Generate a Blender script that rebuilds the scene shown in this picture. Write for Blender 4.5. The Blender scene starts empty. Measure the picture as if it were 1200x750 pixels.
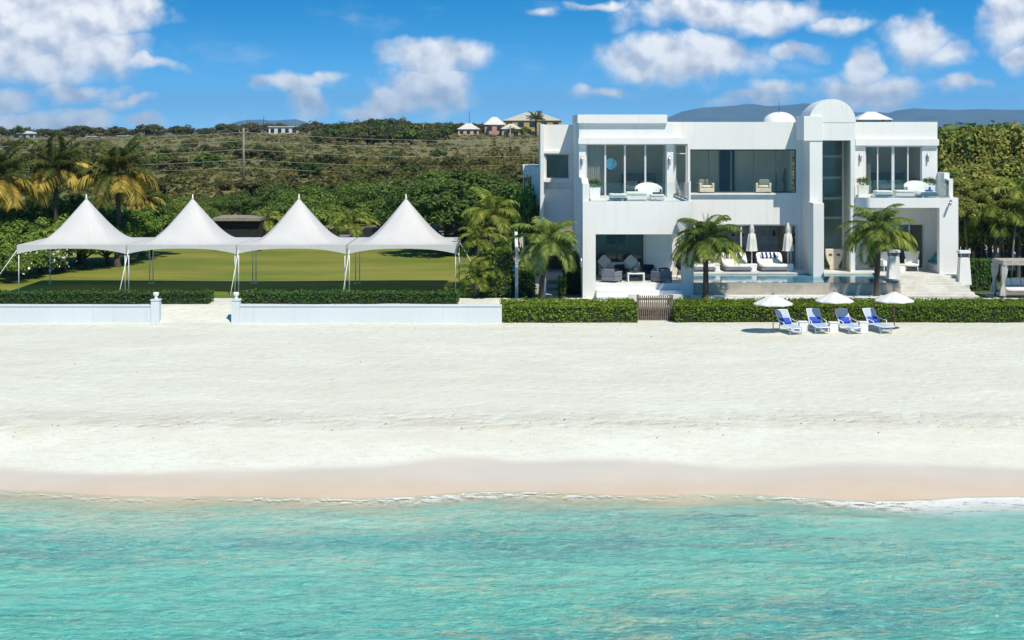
import bpy, math, random
import numpy as np
from mathutils import Vector, Matrix

R = math.radians
random.seed(7)
RNG = np.random.default_rng(11)
SC = bpy.context.scene
COL = SC.collection

# ------------------------------------------------------------------ camera, sky, sun, exposure
F = 1836.0            # focal length in photograph pixels (1200 wide)
CAMZ = 9.15
cam_data = bpy.data.cameras.new('camera')
cam = bpy.data.objects.new('camera', cam_data)
COL.objects.link(cam)
cam.location = (0, 0, CAMZ)
cam.rotation_euler = (R(90), 0, 0)
cam_data.sensor_width = 36
cam_data.lens = 36 * F / 1200
cam_data.shift_y = -0.1875
cam_data.clip_start = 0.5
cam_data.clip_end = 40000
SC.camera = cam

SUNV = Vector((0.34, -0.62, 1.0)).normalized()
SUN_EL = math.asin(SUNV.z)
SUN_AZ = math.atan2(SUNV.x, SUNV.y)

SC.view_settings.view_transform = 'Standard'
SC.view_settings.look = 'None'
SC.view_settings.exposure = 0.25
SC.view_settings.gamma = 1.0
SC.view_settings.use_curve_mapping = False
SC.cycles.max_bounces = 10
SC.cycles.diffuse_bounces = 7
SC.cycles.transparent_max_bounces = 24
SC.cycles.volume_bounces = 0
SC.cycles.caustics_reflective = False
SC.cycles.caustics_refractive = False


class NG:
    """small helper to write node trees as expressions"""
    def __init__(self, tree):
        self.t = tree
        self.n = tree.nodes
        self.l = tree.links

    def node(self, kind, **kw):
        n = self.n.new(kind)
        for k, v in kw.items():
            setattr(n, k, v)
        return n

    def put(self, sock, v):
        if isinstance(v, bpy.types.NodeSocket):
            self.l.new(v, sock)
        elif v is not None:
            sock.default_value = v

    def m(self, op, a, b=None, c=None, clamp=False):
        n = self.node('ShaderNodeMath', operation=op, use_clamp=clamp)
        self.put(n.inputs[0], a)
        if b is not None: self.put(n.inputs[1], b)
        if c is not None: self.put(n.inputs[2], c)
        return n.outputs[0]

    def v(self, op, a, b=None, out=0, scale=None):
        n = self.node('ShaderNodeVectorMath', operation=op)
        self.put(n.inputs[0], a)
        if b is not None: self.put(n.inputs[1], b)
        if scale is not None: self.put(n.inputs['Scale'], scale)
        return n.outputs[out]

    def xyz(self, x, y, z):
        n = self.node('ShaderNodeCombineXYZ')
        for i, q in enumerate((x, y, z)): self.put(n.inputs[i], q)
        return n.outputs[0]

    def sep(self, v):
        n = self.node('ShaderNodeSeparateXYZ')
        self.put(n.inputs[0], v)
        return n.outputs

    def noise(self, vec, scale=5.0, detail=3.0, rough=0.5, dist=0.0, out=0):
        n = self.node('ShaderNodeTexNoise')
        if vec is not None: self.put(n.inputs['Vector'], vec)
        n.inputs['Scale'].default_value = scale
        n.inputs['Detail'].default_value = detail
        n.inputs['Roughness'].default_value = rough
        n.inputs['Distortion'].default_value = dist
        return n.outputs[out]

    def voro(self, vec, scale=5.0, feature='F1', out=0):
        n = self.node('ShaderNodeTexVoronoi', feature=feature)
        if vec is not None: self.put(n.inputs['Vector'], vec)
        n.inputs['Scale'].default_value = scale
        return n.outputs[out]

    def ramp(self, fac, lo, hi, a=0.0, b=1.0, smooth=True):
        n = self.node('ShaderNodeMapRange')
        n.interpolation_type = 'SMOOTHSTEP' if smooth else 'LINEAR'
        n.clamp = True
        self.put(n.inputs['Value'], fac)
        for k, q in (('From Min', lo), ('From Max', hi), ('To Min', a), ('To Max', b)):
            self.put(n.inputs[k], q)
        return n.outputs[0]

    def mix(self, fac, a, b):
        n = self.node('ShaderNodeMix', data_type='RGBA')
        self.put(n.inputs[0], fac)
        for s, q in ((n.inputs[6], a), (n.inputs[7], b)):
            if isinstance(q, (tuple, list)) and len(q) == 3: q = (*q, 1)
            self.put(s, q)
        return n.outputs[2]

    def mul(self, a, b):
        n = self.node('ShaderNodeMix', data_type='RGBA', blend_type='MULTIPLY')
        n.inputs[0].default_value = 1
        for s, q in ((n.inputs[6], a), (n.inputs[7], b)):
            if isinstance(q, (tuple, list)) and len(q) == 3: q = (*q, 1)
            self.put(s, q)
        return n.outputs[2]

    def bump(self, h, strength=0.5, dist=0.1, normal=None):
        n = self.node('ShaderNodeBump')
        n.inputs['Strength'].default_value = strength
        n.inputs['Distance'].default_value = dist
        self.put(n.inputs['Height'], h)
        if normal is not None: self.put(n.inputs['Normal'], normal)
        return n.outputs[0]


world = bpy.data.worlds.new('World')
SC.world = world
world.use_nodes = True
world.node_tree.nodes.clear()
g = NG(world.node_tree)
tc = g.node('ShaderNodeTexCoord').outputs['Generated']
sx, sy, sz = g.sep(tc)
sky = g.node('ShaderNodeTexSky', sky_type='NISHITA')
sky.sun_disc = False
sky.sun_elevation = SUN_EL
sky.sun_rotation = SUN_AZ
sky.altitude = 0
sky.air_density = 1.0
sky.dust_density = 0.25
sky.ozone_density = 4.0
# clear tropical air: the deep blue comes down close to the horizon
zz = g.m('ADD', g.m('MULTIPLY', g.m('ABSOLUTE', sz), 7.0), 0.16)
g.put(sky.inputs[0], g.xyz(sx, sy, zz))
hs = g.node('ShaderNodeHueSaturation')
hs.inputs['Hue'].default_value = 0.485
hs.inputs['Saturation'].default_value = 1.42
hs.inputs['Value'].default_value = 1.15
g.put(hs.inputs['Color'], sky.outputs[0])
# brightest low down, deeper overhead, as in a trade wind sky
fall = g.ramp(sz, 0.0, 0.45, 2.0, 0.92)
sky_col = g.mix(g.ramp(sz, -0.02, 0.085, 0.50, 0.0), g.v('SCALE', hs.outputs[0], scale=fall), (2.6, 4.9, 7.0))

au = g.m('MULTIPLY', g.m('ARCTAN2', sx, sy), F)
hyp = g.m('SQRT', g.m('ADD', g.m('MULTIPLY', sx, sx), g.m('MULTIPLY', sy, sy)))
ev = g.m('MULTIPLY', g.m('DIVIDE', sz, g.m('MAXIMUM', hyp, 0.02)), F)
P0 = g.xyz(au, ev, 0.0)
wn = g.noise(P0, 0.016, 3, 0.5, out=1)
wofs = g.v('SCALE', g.v('SUBTRACT', wn, (0.5, 0.5, 0.5)), scale=42.0)
PW = g.v('MULTIPLY', g.v('ADD', P0, wofs), (1, 1, 0))
# clouds: azimuth and elevation of the centre, half width and height, weight
BLOBS = [(70, 30, 100, 52, 1.0), (18, 60, 62, 46, 1.0), (112, 66, 66, 34, .95), (55, 84, 85, 26, .9), (160, 16, 30, 38, .95),
         (178, 80, 50, 13, .62), (100, 141, 56, 20, .8), (8, 122, 40, 20, .8), (40, 146, 70, 18, .72), (168, 142, 36, 16, .72),
         (345, 96, 66, 15, .72), (360, 120, 24, 32, .85), (385, 88, 28, 12, .6),
         (512, 70, 74, 26, .9), (500, 106, 62, 30, 1.0), (462, 118, 40, 26, .95), (540, 112, 30, 26, .6),
         (800, 70, 104, 32, 1.0), (850, 18, 140, 26, .85), (765, 84, 60, 20, .85), (930, 62, 56, 17, .75), (775, 6, 26, 22, .7),
         (905, 108, 70, 20, .5), (1072, 52, 52, 32, .8), (1096, 66, 60, 20, .65), (1013, 82, 24, 30, 1.0), (1020, 112, 56, 26, 1.0),
         (1192, 28, 36, 48, 1.0), (1196, 72, 28, 26, .8), (632, 12, 34, 12, .55), (700, 4, 50, 9, .6), (545, 150, 120, 10, .5), (90, 110, 80, 16, .6), (150, 120, 60, 12, .5), (890, 118, 80, 16, .6), (700, 110, 70, 14, .45), (980, 30, 60, 18, .6), (440, 130, 60, 18, .7), (20, 150, 120, 14, .75), (1130, 100, 70, 16, .5),
         (-120, 60, 90, 50, 1.0), (1330, 40, 90, 55, 1.0), (1290, 110, 80, 24, .9), (300, -90, 260, 40, .8), (900, -120, 300, 50, .8)]
val = None
rel = None
for (bx, by, rx, ry, s) in BLOBS:
    cx = math.atan((bx - 600) / F) * F
    cy = 150 - by
    q = g.v('MULTIPLY', g.v('SUBTRACT', PW, (cx, cy, 0)), (1 / rx, 1 / ry, 0))
    ln = g.v('LENGTH', q, out=1)
    b = g.m('SUBTRACT', s, ln)
    rv = g.sep(q)[1]
    if val is None:
        val, rel = b, rv
    else:
        gt = g.m('GREATER_THAN', b, val)
        mm = g.node('ShaderNodeMix', data_type='FLOAT')
        g.put(mm.inputs[0], gt); g.put(mm.inputs[2], rel); g.put(mm.inputs[3], rv)
        rel = mm.outputs[0]
        val = g.m('MAXIMUM', val, b)
fb = g.noise(P0, 0.028, 8, 0.54)
fs1 = g.noise(P0, 0.030, 4, 0.46)
fs2 = g.noise(g.v('ADD', P0, (7, 12, 0)), 0.030, 4, 0.46)
fld = g.m('ADD', val, g.m('MULTIPLY', g.m('SUBTRACT', fb, 0.5), 1.3))
dens = g.ramp(fld, -0.24, g.ramp(rel, -0.3, 0.5, 0.56, 0.36))
cir = g.noise(g.v('MULTIPLY', P0, (0.35, 1.0, 1.0)), 0.02, 7, 0.62)
dens = g.m('MAXIMUM', dens, g.ramp(cir, 0.52, 0.85, 0.0, 0.38))
relief = g.m('MULTIPLY', g.m('SUBTRACT', fs1, fs2), 3.4)
lit = g.m('ADD', g.m('ADD', 0.60, relief), g.m('MULTIPLY', rel, 0.17), clamp=True)
ccol = g.mix(lit, (4.9, 5.3, 6.2), (8.9, 8.9, 8.9))
final = g.mix(g.m('MULTIPLY', dens, 0.94), sky_col, ccol)
bg = g.node('ShaderNodeBackground')
bg.inputs['Strength'].default_value = 0.106
g.put(bg.inputs['Color'], final)
wo = g.node('ShaderNodeOutputWorld')
g.l.new(bg.outputs[0], wo.inputs[0])

sun_data = bpy.data.lights.new('sun', 'SUN')
sun_data.energy = 4.2
sun_data.angle = R(0.53)
sun_data.color = (1.0, 0.925, 0.775)
sun = bpy.data.objects.new('sun', sun_data)
COL.objects.link(sun)
sun.location = (30, -30, 80)
sun.rotation_euler = (-SUNV).to_track_quat('-Z', 'Y').to_euler()


# ------------------------------------------------------------------ helpers
def PX(px, d): return (px - 600.0) * d / F
def PZ(py, d): return CAMZ - (py - 150.0) * d / F


def tag(o, label=None, cat=None, group=None, kind=None):
    if label: o['label'] = label
    if cat: o['category'] = cat
    if group: o['group'] = group
    if kind: o['kind'] = kind
    return o


def empty(name, loc=(0, 0, 0), rz=0.0, label=None, cat=None, group=None):
    o = bpy.data.objects.new(name, None)
    COL.objects.link(o)
    o.empty_display_size = 0.3
    o.location = loc
    o.rotation_euler = (0, 0, rz)
    return tag(o, label, cat, group)


KIDS = {}


def link(name, me, mat, parent=None, loc=None):
    o = bpy.data.objects.new(name, me)
    COL.objects.link(o)
    if mat is not None: me.materials.append(mat)
    if parent is not None:
        o.parent = parent
        KIDS.setdefault(parent.name, []).append(o)
    if loc is not None: o.location = loc
    return o


def copy_tree(o, parent=None, loc=None, rz=None, scale=None):
    c = o.copy()
    COL.objects.link(c)
    if parent is not None:
        c.parent = parent
        KIDS.setdefault(parent.name, []).append(c)
    if loc is not None: c.location = loc
    if rz is not None: c.rotation_euler = (0, 0, rz)
    if scale is not None: c.scale = scale if isinstance(scale, tuple) else (scale,) * 3
    for ch in list(KIDS.get(o.name, [])):
        copy_tree(ch, c)
    return c


def mesh_np(name, V, Fq, smooth=False):
    """mesh from numpy arrays; all faces have the same corner count"""
    V = np.asarray(V, dtype=np.float32).reshape(-1, 3)
    Fq = np.asarray(Fq, dtype=np.int32)
    k = Fq.shape[1]
    me = bpy.data.meshes.new(name)
    me.vertices.add(len(V)); me.vertices.foreach_set('co', V.ravel())
    me.loops.add(Fq.size); me.loops.foreach_set('vertex_index', Fq.ravel())
    me.polygons.add(len(Fq))
    me.polygons.foreach_set('loop_start', np.arange(0, Fq.size, k, dtype=np.int32))
    try:
        me.polygons.foreach_set('loop_total', np.full(len(Fq), k, dtype=np.int32))
    except Exception:
        pass
    if smooth:
        me.polygons.foreach_set('use_smooth', np.ones(len(Fq), dtype=bool))
    me.update(calc_edges=True)
    me.validate()
    return me


class MB:
    """collects shapes into one mesh"""
    def __init__(self, off=(0, 0, 0)):
        self.V = []; self.Fc = []; self.off = Vector(off); self.sm = []

    def add(self, vs, fs, smooth=False):
        n = len(self.V)
        self.V += [tuple(Vector(v) - self.off) for v in vs]
        for f in fs:
            self.Fc.append(tuple(i + n for i in f)); self.sm.append(smooth)
        return self

    def box(self, x0, x1, y0, y1, z0, z1):
        vs = [(x0, y0, z0), (x1, y0, z0), (x1, y1, z0), (x0, y1, z0), (x0, y0, z1), (x1, y0, z1), (x1, y1, z1), (x0, y1, z1)]
        fs = [(0, 3, 2, 1), (4, 5, 6, 7), (0, 1, 5, 4), (1, 2, 6, 5), (2, 3, 7, 6), (3, 0, 4, 7)]
        return self.add(vs, fs)

    def cbox(self, c, s, mat=None):
        """centred box, optionally turned by a 3x3 matrix"""
        hx, hy, hz = s[0] / 2, s[1] / 2, s[2] / 2
        vs = [Vector(p) for p in ((-hx, -hy, -hz), (hx, -hy, -hz), (hx, hy, -hz), (-hx, hy, -hz), (-hx, -hy, hz), (hx, -hy, hz), (hx, hy, hz), (-hx, hy, hz))]
        if mat is not None: vs = [mat @ v for v in vs]
        vs = [v + Vector(c) for v in vs]
        fs = [(0, 3, 2, 1), (4, 5, 6, 7), (0, 1, 5, 4), (1, 2, 6, 5), (2, 3, 7, 6), (3, 0, 4, 7)]
        return self.add(vs, fs)

    def rbox(self, x0, x1, y0, y1, z0, z1, r=0.05, seg=2):
        """soft cushion-like box: rounded by a superellipsoid grid"""
        cx, cy, cz = (x0 + x1) / 2, (y0 + y1) / 2, (z0 + z1) / 2
        hx, hy, hz = (x1 - x0) / 2, (y1 - y0) / 2, (z1 - z0) / 2
        nu, nv = 16, 8
        vs = []; fs = []
        def sp(c, e): return math.copysign(abs(c) ** e, c)
        e = 0.28
        for j in range(nv + 1):
            ph = -math.pi / 2 + math.pi * j / nv
            for i in range(nu):
                th = 2 * math.pi * (i + .5) / nu
                vs.append((cx + hx * sp(math.cos(ph), e) * sp(math.cos(th), e), cy + hy * sp(math.cos(ph), e) * sp(math.sin(th), e), cz + hz * sp(math.sin(ph), e)))
        for j in range(nv):
            for i in range(nu):
                a = j * nu + i; b = j * nu + (i + 1) % nu
                fs.append((a, b, b + nu, a + nu))
        return self.add(vs, fs, True)

    def tube(self, pts, rads, n=8, cap=True):
        pts = [Vector(p) for p in pts]
        if not isinstance(rads, (list, tuple)): rads = [rads] * len(pts)
        vs = []; fs = []
        t0 = (pts[1] - pts[0]).normalized()
        ref = Vector((0, 0, 1)) if abs(t0.z) < 0.9 else Vector((1, 0, 0))
        a = t0.cross(ref).normalized()
        for i, p in enumerate(pts):
            if i == 0: t = t0
            elif i == len(pts) - 1: t = (pts[i] - pts[i - 1]).normalized()
            else: t = (pts[i + 1] - pts[i - 1]).normalized()
            a = (a - t * a.dot(t))
            a = a.normalized() if a.length > 1e-6 else t.orthogonal().normalized()
            b = t.cross(a)
            for k in range(n):
                th = 2 * math.pi * k / n
                vs.append(p + (a * math.cos(th) + b * math.sin(th)) * rads[i])
        for i in range(len(pts) - 1):
            for k in range(n):
                q = i * n + k; r = i * n + (k + 1) % n
                fs.append((q, r, r + n, q + n))
        self.add(vs, fs, True)
        if cap:
            m = len(self.V) - len(vs)
            self.Fc.append(tuple(m + k for k in range(n))[::-1]); self.sm.append(False)
            self.Fc.append(tuple(m + (len(pts) - 1) * n + k for k in range(n))); self.sm.append(False)
        return self

    def lathe(self, c, prof, n=24, smooth=True):
        """profile [(r, z)] turned round the vertical axis at c"""
        vs = []; fs = []
        for (r, z) in prof:
            for k in range(n):
                th = 2 * math.pi * k / n
                vs.append((c[0] + r * math.cos(th), c[1] + r * math.sin(th), c[2] + z))
        for i in range(len(prof) - 1):
            for k in range(n):
                q = i * n + k; r_ = i * n + (k + 1) % n
                fs.append((q, r_, r_ + n, q + n))
        return self.add(vs, fs, smooth)

    def prism(self, outline, y0, y1):
        """outline in xz, extruded along y"""
        n = len(outline)
        vs = [(x, y0, z) for x, z in outline] + [(x, y1, z) for x, z in outline]
        fs = [tuple(range(n)), tuple(range(2 * n - 1, n - 1, -1))]
        for i in range(n):
            j = (i + 1) % n
            fs.append((i, i + n, j + n, j))
        return self.add(vs, fs)

    def prism_x(self, outline, x0, x1):
        """outline in yz, extruded along x"""
        n = len(outline)
        vs = [(x0, y, z) for y, z in outline] + [(x1, y, z) for y, z in outline]
        fs = [tuple(range(n))[::-1], tuple(range(n, 2 * n))]
        for i in range(n):
            j = (i + 1) % n
            fs.append((i, j, j + n, i + n))
        return self.add(vs, fs)

    def wall(self, x0, x1, y0, y1, z0, z1, holes=()):
        """wall in the xz plane with rectangular holes (xa, xb, za, zb): one clean shell"""
        xs = sorted({x0, x1, *[min(max(h[i], x0), x1) for h in holes for i in (0, 1)]})
        zs = sorted({z0, z1, *[min(max(h[i], z0), z1) for h in holes for i in (2, 3)]})
        def solid(i, j):
            if i < 0 or j < 0 or i >= len(xs) - 1 or j >= len(zs) - 1: return False
            mx = (xs[i] + xs[i + 1]) / 2; mz = (zs[j] + zs[j + 1]) / 2
            return not any(h[0] < mx < h[1] and h[2] < mz < h[3] for h in holes)
        for i in range(len(xs) - 1):
            for j in range(len(zs) - 1):
                if not solid(i, j): continue
                a, b, c, d = xs[i], xs[i + 1], zs[j], zs[j + 1]
                self.add([(a, y0, c), (b, y0, c), (b, y0, d), (a, y0, d)], [(0, 1, 2, 3)])
                self.add([(a, y1, c), (b, y1, c), (b, y1, d), (a, y1, d)], [(3, 2, 1, 0)])
                if not solid(i - 1, j): self.add([(a, y0, c), (a, y1, c), (a, y1, d), (a, y0, d)], [(3, 2, 1, 0)])
                if not solid(i + 1, j): self.add([(b, y0, c), (b, y1, c), (b, y1, d), (b, y0, d)], [(0, 1, 2, 3)])
                if not solid(i, j - 1): self.add([(a, y0, c), (b, y0, c), (b, y1, c), (a, y1, c)], [(3, 2, 1, 0)])
                if not solid(i, j + 1): self.add([(a, y0, d), (b, y0, d), (b, y1, d), (a, y1, d)], [(0, 1, 2, 3)])
        return self

    def build(self, name, mat, parent=None, bevel=0.0, loc=None):
        me = bpy.data.meshes.new(name)
        me.from_pydata(self.V, [], self.Fc)
        me.polygons.foreach_set('use_smooth', self.sm)
        me.update()
        o = link(name, me, mat, parent, loc)
        if bevel:
            md = o.modifiers.new('bevel', 'BEVEL')
            md.width = bevel; md.segments = 2; md.limit_method = 'ANGLE'; md.angle_limit = R(50)
        return o


# ------------------------------------------------------------------ materials
MATS = {}


def base_mat(name):
    m = bpy.data.materials.new(name)
    m.use_nodes = True
    m.node_tree.nodes.clear()
    gg = NG(m.node_tree)
    out = gg.node('ShaderNodeOutputMaterial')
    MATS[name] = m
    return m, gg, out


def pbr(name, col, rough=0.6, var=0.08, scale=3.0, bump=0.0, bscale=20.0, metal=0.0, spec=0.5, col2=None, bdist=0.02):
    m, gg, out = base_mat(name)
    p = gg.node('ShaderNodeBsdfPrincipled')
    pos = gg.node('ShaderNodeTexCoord').outputs['Object']
    n1 = gg.noise(pos, scale, 5, 0.6)
    c2 = col2 or tuple(max(0, c * (1 - var * 2)) for c in col)
    c = gg.mix(gg.ramp(n1, 0.32, 0.68), c2, col)
    gg.put(p.inputs['Base Color'], c)
    p.inputs['Metallic'].default_value = metal
    p.inputs['Specular IOR Level'].default_value = spec
    gg.put(p.inputs['Roughness'], gg.ramp(gg.noise(pos, scale * 2.3, 3), 0.3, 0.7, max(0.02, rough - .08), min(1, rough + .08)))
    if bump:
        gg.put(p.inputs['Normal'], gg.bump(gg.noise(pos, bscale, 4, 0.6), bump, bdist))
    gg.l.new(p.outputs[0], out.inputs[0])
    return m


def leaf_mat(name, dark, mid, light, trans=0.28, rough=0.5, lowf=0.55):
    m, gg, out = base_mat(name)
    geo = gg.node('ShaderNodeNewGeometry')
    oi = gg.node('ShaderNodeObjectInfo')
    rnd = geo.outputs['Random Per Island']
    n1 = gg.noise(geo.outputs['Position'], lowf, 3, 0.6)
    t = gg.m('ADD', gg.m('MULTIPLY', rnd, 0.55), gg.m('ADD', gg.m('MULTIPLY', n1, 0.55), gg.m('MULTIPLY', oi.outputs['Random'], 0.28)))
    t = gg.m('SUBTRACT', t, 0.14)
    c = gg.mix(gg.ramp(t, 0.15, 0.55), dark, mid)
    c = gg.mix(gg.ramp(t, 0.55, 0.98), c, light)
    p = gg.node('ShaderNodeBsdfPrincipled')
    gg.put(p.inputs['Base Color'], c)
    p.inputs['Roughness'].default_value = max(rough, .6)
    p.inputs['Specular IOR Level'].default_value = 0.14
    tr = gg.node('ShaderNodeBsdfTranslucent')
    gg.put(tr.inputs['Color'], gg.mul(c, (1.25, 1.2, 0.7)))
    mx = gg.node('ShaderNodeMixShader')
    mx.inputs[0].default_value = trans
    gg.l.new(p.outputs[0], mx.inputs[1]); gg.l.new(tr.outputs[0], mx.inputs[2])
    gg.l.new(mx.outputs[0], out.inputs[0])
    return m


def glass_mat(name, tint=(0.93, 0.95, 0.93), refl=0.55):
    m, gg, out = base_mat(name)
    fr = gg.node('ShaderNodeFresnel'); fr.inputs['IOR'].default_value = 1.5
    tr = gg.node('ShaderNodeBsdfTransparent'); tr.inputs['Color'].default_value = (*tint, 1)
    gl = gg.node('ShaderNodeBsdfGlossy'); gl.inputs['Roughness'].default_value = 0.015
    pos = gg.node('ShaderNodeTexCoord').outputs['Object']
    gg.put(gl.inputs['Normal'], gg.bump(gg.noise(pos, 0.7, 2), 0.04, 0.05))
    mx = gg.node('ShaderNodeMixShader')
    gg.put(mx.inputs[0], gg.m('MULTIPLY', gg.m('ADD', fr.outputs[0], 0.015), refl))
    gg.l.new(tr.outputs[0], mx.inputs[1]); gg.l.new(gl.outputs[0], mx.inputs[2])
    gg.l.new(mx.outputs[0], out.inputs[0])
    return m


def stucco(name, col=(0.79, 0.785, 0.77)):
    m, gg, out = base_mat(name)
    p = gg.node('ShaderNodeBsdfPrincipled')
    pos = gg.node('ShaderNodeNewGeometry').outputs['Position']
    big = gg.noise(pos, 0.35, 4, 0.55)
    streak = gg.noise(gg.v('MULTIPLY', pos, (3.0, 3.0, 0.22)), 1.0, 5, 0.6)
    c = gg.mix(gg.ramp(big, 0.3, 0.7), tuple(q * 0.95 for q in col), col)
    c = gg.mix(gg.ramp(streak, 0.50, 0.76, 0, 0.75), c, tuple(q * k for q, k in zip(col, (0.84, 0.835, 0.80))))
    gg.put(p.inputs['Base Color'], c)
    p.inputs['Roughness'].default_value = 0.75
    p.inputs['Specular IOR Level'].default_value = 0.25
    gg.put(p.inputs['Normal'], gg.bump(gg.noise(pos, 22, 4), 0.12, 0.01))
    gg.l.new(p.outputs[0], out.inputs[0])
    return m


M_white = stucco('white_stucco')
M_inwhite = pbr('interior_plaster', (0.72, 0.70, 0.66), 0.8, 0.04, 0.8)
M_infloor = pbr('interior_floor', (0.72, 0.68, 0.60), 0.45, 0.1, 1.5)
M_paint = pbr('white_paint', (0.82, 0.82, 0.82), 0.4, 0.03, 2.0)
M_frame = pbr('window_metal', (0.62, 0.63, 0.63), 0.4, 0.04, 4.0)
M_darkframe = pbr('dark_window_metal', (0.06, 0.07, 0.075), 0.4, 0.05, 4.0)
M_glass = glass_mat('window_glass')
M_green_glass = glass_mat('railing_glass', (0.94, 0.98, 0.965), 1.0)
M_slot_glass = glass_mat('stair_glass', (0.86, 0.93, 0.90), 0.6)
M_steel = pbr('steel', (0.5, 0.5, 0.5), 0.3, 0.05, 5, metal=0.8)
M_dark = pbr('dark_metal', (0.03, 0.03, 0.035), 0.5, 0.1, 5)
M_navy = pbr('navy_fabric', (0.018, 0.026, 0.07), 0.9, 0.12, 8, bump=0.2, bscale=60)
M_greyweave = pbr('grey_weave', (0.20, 0.22, 0.26), 0.85, 0.12, 12, bump=0.4, bscale=80)
M_cushion = pbr('white_cushion', (0.78, 0.77, 0.74), 0.9, 0.04, 5, bump=0.1, bscale=12)
M_turq = pbr('turquoise_fabric', (0.10, 0.45, 0.45), 0.9, 0.2, 4)
M_blue = pbr('blue_towel', (0.03, 0.09, 0.50), 0.9, 0.12, 9)
M_sling = pbr('pale_blue_sling', (0.36, 0.50, 0.74), 0.8, 0.08, 9, bump=0.15, bscale=90)
M_wood = pbr('grey_wood', (0.20, 0.155, 0.125), 0.8, 0.2, 6, bump=0.3, bscale=30)
M_redwood = pbr('umbrella_pole_wood', (0.28, 0.11, 0.06), 0.55, 0.15, 6)
M_tablewood = pbr('brown_wood', (0.16, 0.095, 0.05), 0.5, 0.2, 6)
M_stone = pbr('limestone', (0.69, 0.67, 0.62), 0.7, 0.09, 1.6, bump=0.15, bscale=14)
M_pave = pbr('paving', (0.40, 0.36, 0.31), 0.8, 0.1, 1.2, bump=0.2, bscale=10)
M_vase = pbr('cream_ceramic', (0.66, 0.60, 0.48), 0.5, 0.06, 4)
M_bark = pbr('bark', (0.11, 0.085, 0.062), 0.9, 0.25, 6, bump=0.6, bscale=14, bdist=0.05)
M_palmbark = pbr('palm_bark', (0.13, 0.105, 0.085), 0.9, 0.25, 8, bump=0.7, bscale=18, bdist=0.05)
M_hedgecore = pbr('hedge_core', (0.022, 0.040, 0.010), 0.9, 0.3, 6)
M_pole = pbr('pole_wood', (0.30, 0.26, 0.21), 0.85, 0.15, 3)
M_wire = pbr('wire', (0.34, 0.32, 0.28), 0.6, 0.05, 1)
M_blackroof = pbr('black_roof', (0.012, 0.012, 0.012), 0.8, 0.1, 2)

M_leaf = leaf_mat('tree_leaf', (0.0328, 0.0607, 0.0135), (0.082, 0.1435, 0.0304), (0.2005, 0.2531, 0.0591))
M_leaf_bright = leaf_mat('bright_leaf', (0.0524, 0.0972, 0.0162), (0.1313, 0.2188, 0.0356), (0.2975, 0.3564, 0.081))
M_leaf_olive = leaf_mat('olive_leaf', (0.0435, 0.0517, 0.0161), (0.0931, 0.0978, 0.0322), (0.1739, 0.1552, 0.0575))
M_leaf_yellow = leaf_mat('sunlit_leaf', (0.0612, 0.0972, 0.0194), (0.175, 0.2106, 0.0421), (0.4549, 0.405, 0.1134))
M_hedge = leaf_mat('hedge_leaf', (0.0606, 0.1139, 0.0124), (0.1695, 0.2587, 0.0279), (0.339, 0.4346, 0.0621), lowf=1.4)
M_lowhedge = leaf_mat('low_hedge_leaf', (0.0272, 0.07, 0.014), (0.068, 0.154, 0.0308), (0.1361, 0.252, 0.056), lowf=1.4)
M_palm = leaf_mat('palm_frond', (0.0541, 0.0941, 0.0209), (0.1354, 0.2088, 0.046), (0.3383, 0.3758, 0.115), lowf=0.9)
M_palm_dark = leaf_mat('dark_palm_frond', (0.036, 0.054, 0.012), (0.085, 0.108, 0.025), (0.20, 0.19, 0.055), lowf=0.9)
M_palm_yellow = leaf_mat('yellow_palm_frond', (0.1229, 0.1137, 0.0195), (0.3861, 0.2925, 0.0569), (0.7371, 0.52, 0.13), lowf=0.9)
M_areca = leaf_mat('areca_frond', (0.0702, 0.104, 0.0182), (0.1825, 0.234, 0.039), (0.3931, 0.39, 0.091), lowf=0.9)
M_flower = pbr('white_flower', (0.7, 0.68, 0.58), 0.7, 0.05, 4)


# tent fabric
def fabric(name, col, trans=0.22, seams=False):
    m, gg, out = base_mat(name)
    p = gg.node('ShaderNodeBsdfPrincipled')
    pos = gg.node('ShaderNodeTexCoord').outputs['Object']
    c = gg.mix(gg.ramp(gg.noise(pos, 1.2, 4), .3, .7), tuple(c * .95 for c in col), col)
    if seams:
        ox, oy, oz = gg.sep(pos)
        ax, ay = gg.m('ABSOLUTE', ox), gg.m('ABSOLUTE', oy)
        q = gg.m('DIVIDE', gg.m('MINIMUM', ax, ay), gg.m('MAXIMUM', gg.m('MAXIMUM', ax, ay), .05))
        ln = gg.m('MAXIMUM', gg.ramp(gg.m('ABSOLUTE', gg.m('SUBTRACT', q, .36)), .0, .016, 1, 0), gg.ramp(q, .97, .99))
        c = gg.mix(gg.m('MULTIPLY', ln, .55), c, tuple(v * .78 for v in col))
        c = gg.mix(gg.ramp(gg.noise(gg.v('ADD', pos, gg.v('SCALE', gg.node('ShaderNodeObjectInfo').outputs['Location'], scale=.7)), .7, 5, .6), .50, .75, 0, .35), c, tuple(v * k for v, k in zip(col, (.90, .88, .83))))
    gg.put(p.inputs['Base Color'], c)
    p.inputs['Roughness'].default_value = 0.6
    gg.put(p.inputs['Normal'], gg.bump(gg.noise(gg.v('MULTIPLY', pos, (1, 1, .35)), 2.6, 4), 0.40, 0.06))
    tr = gg.node('ShaderNodeBsdfTranslucent'); tr.inputs['Color'].default_value = (*col, 1)
    mx = gg.node('ShaderNodeMixShader'); mx.inputs[0].default_value = trans
    gg.l.new(p.outputs[0], mx.inputs[1]); gg.l.new(tr.outputs[0], mx.inputs[2])
    gg.l.new(mx.outputs[0], out.inputs[0])
    return m


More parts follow.
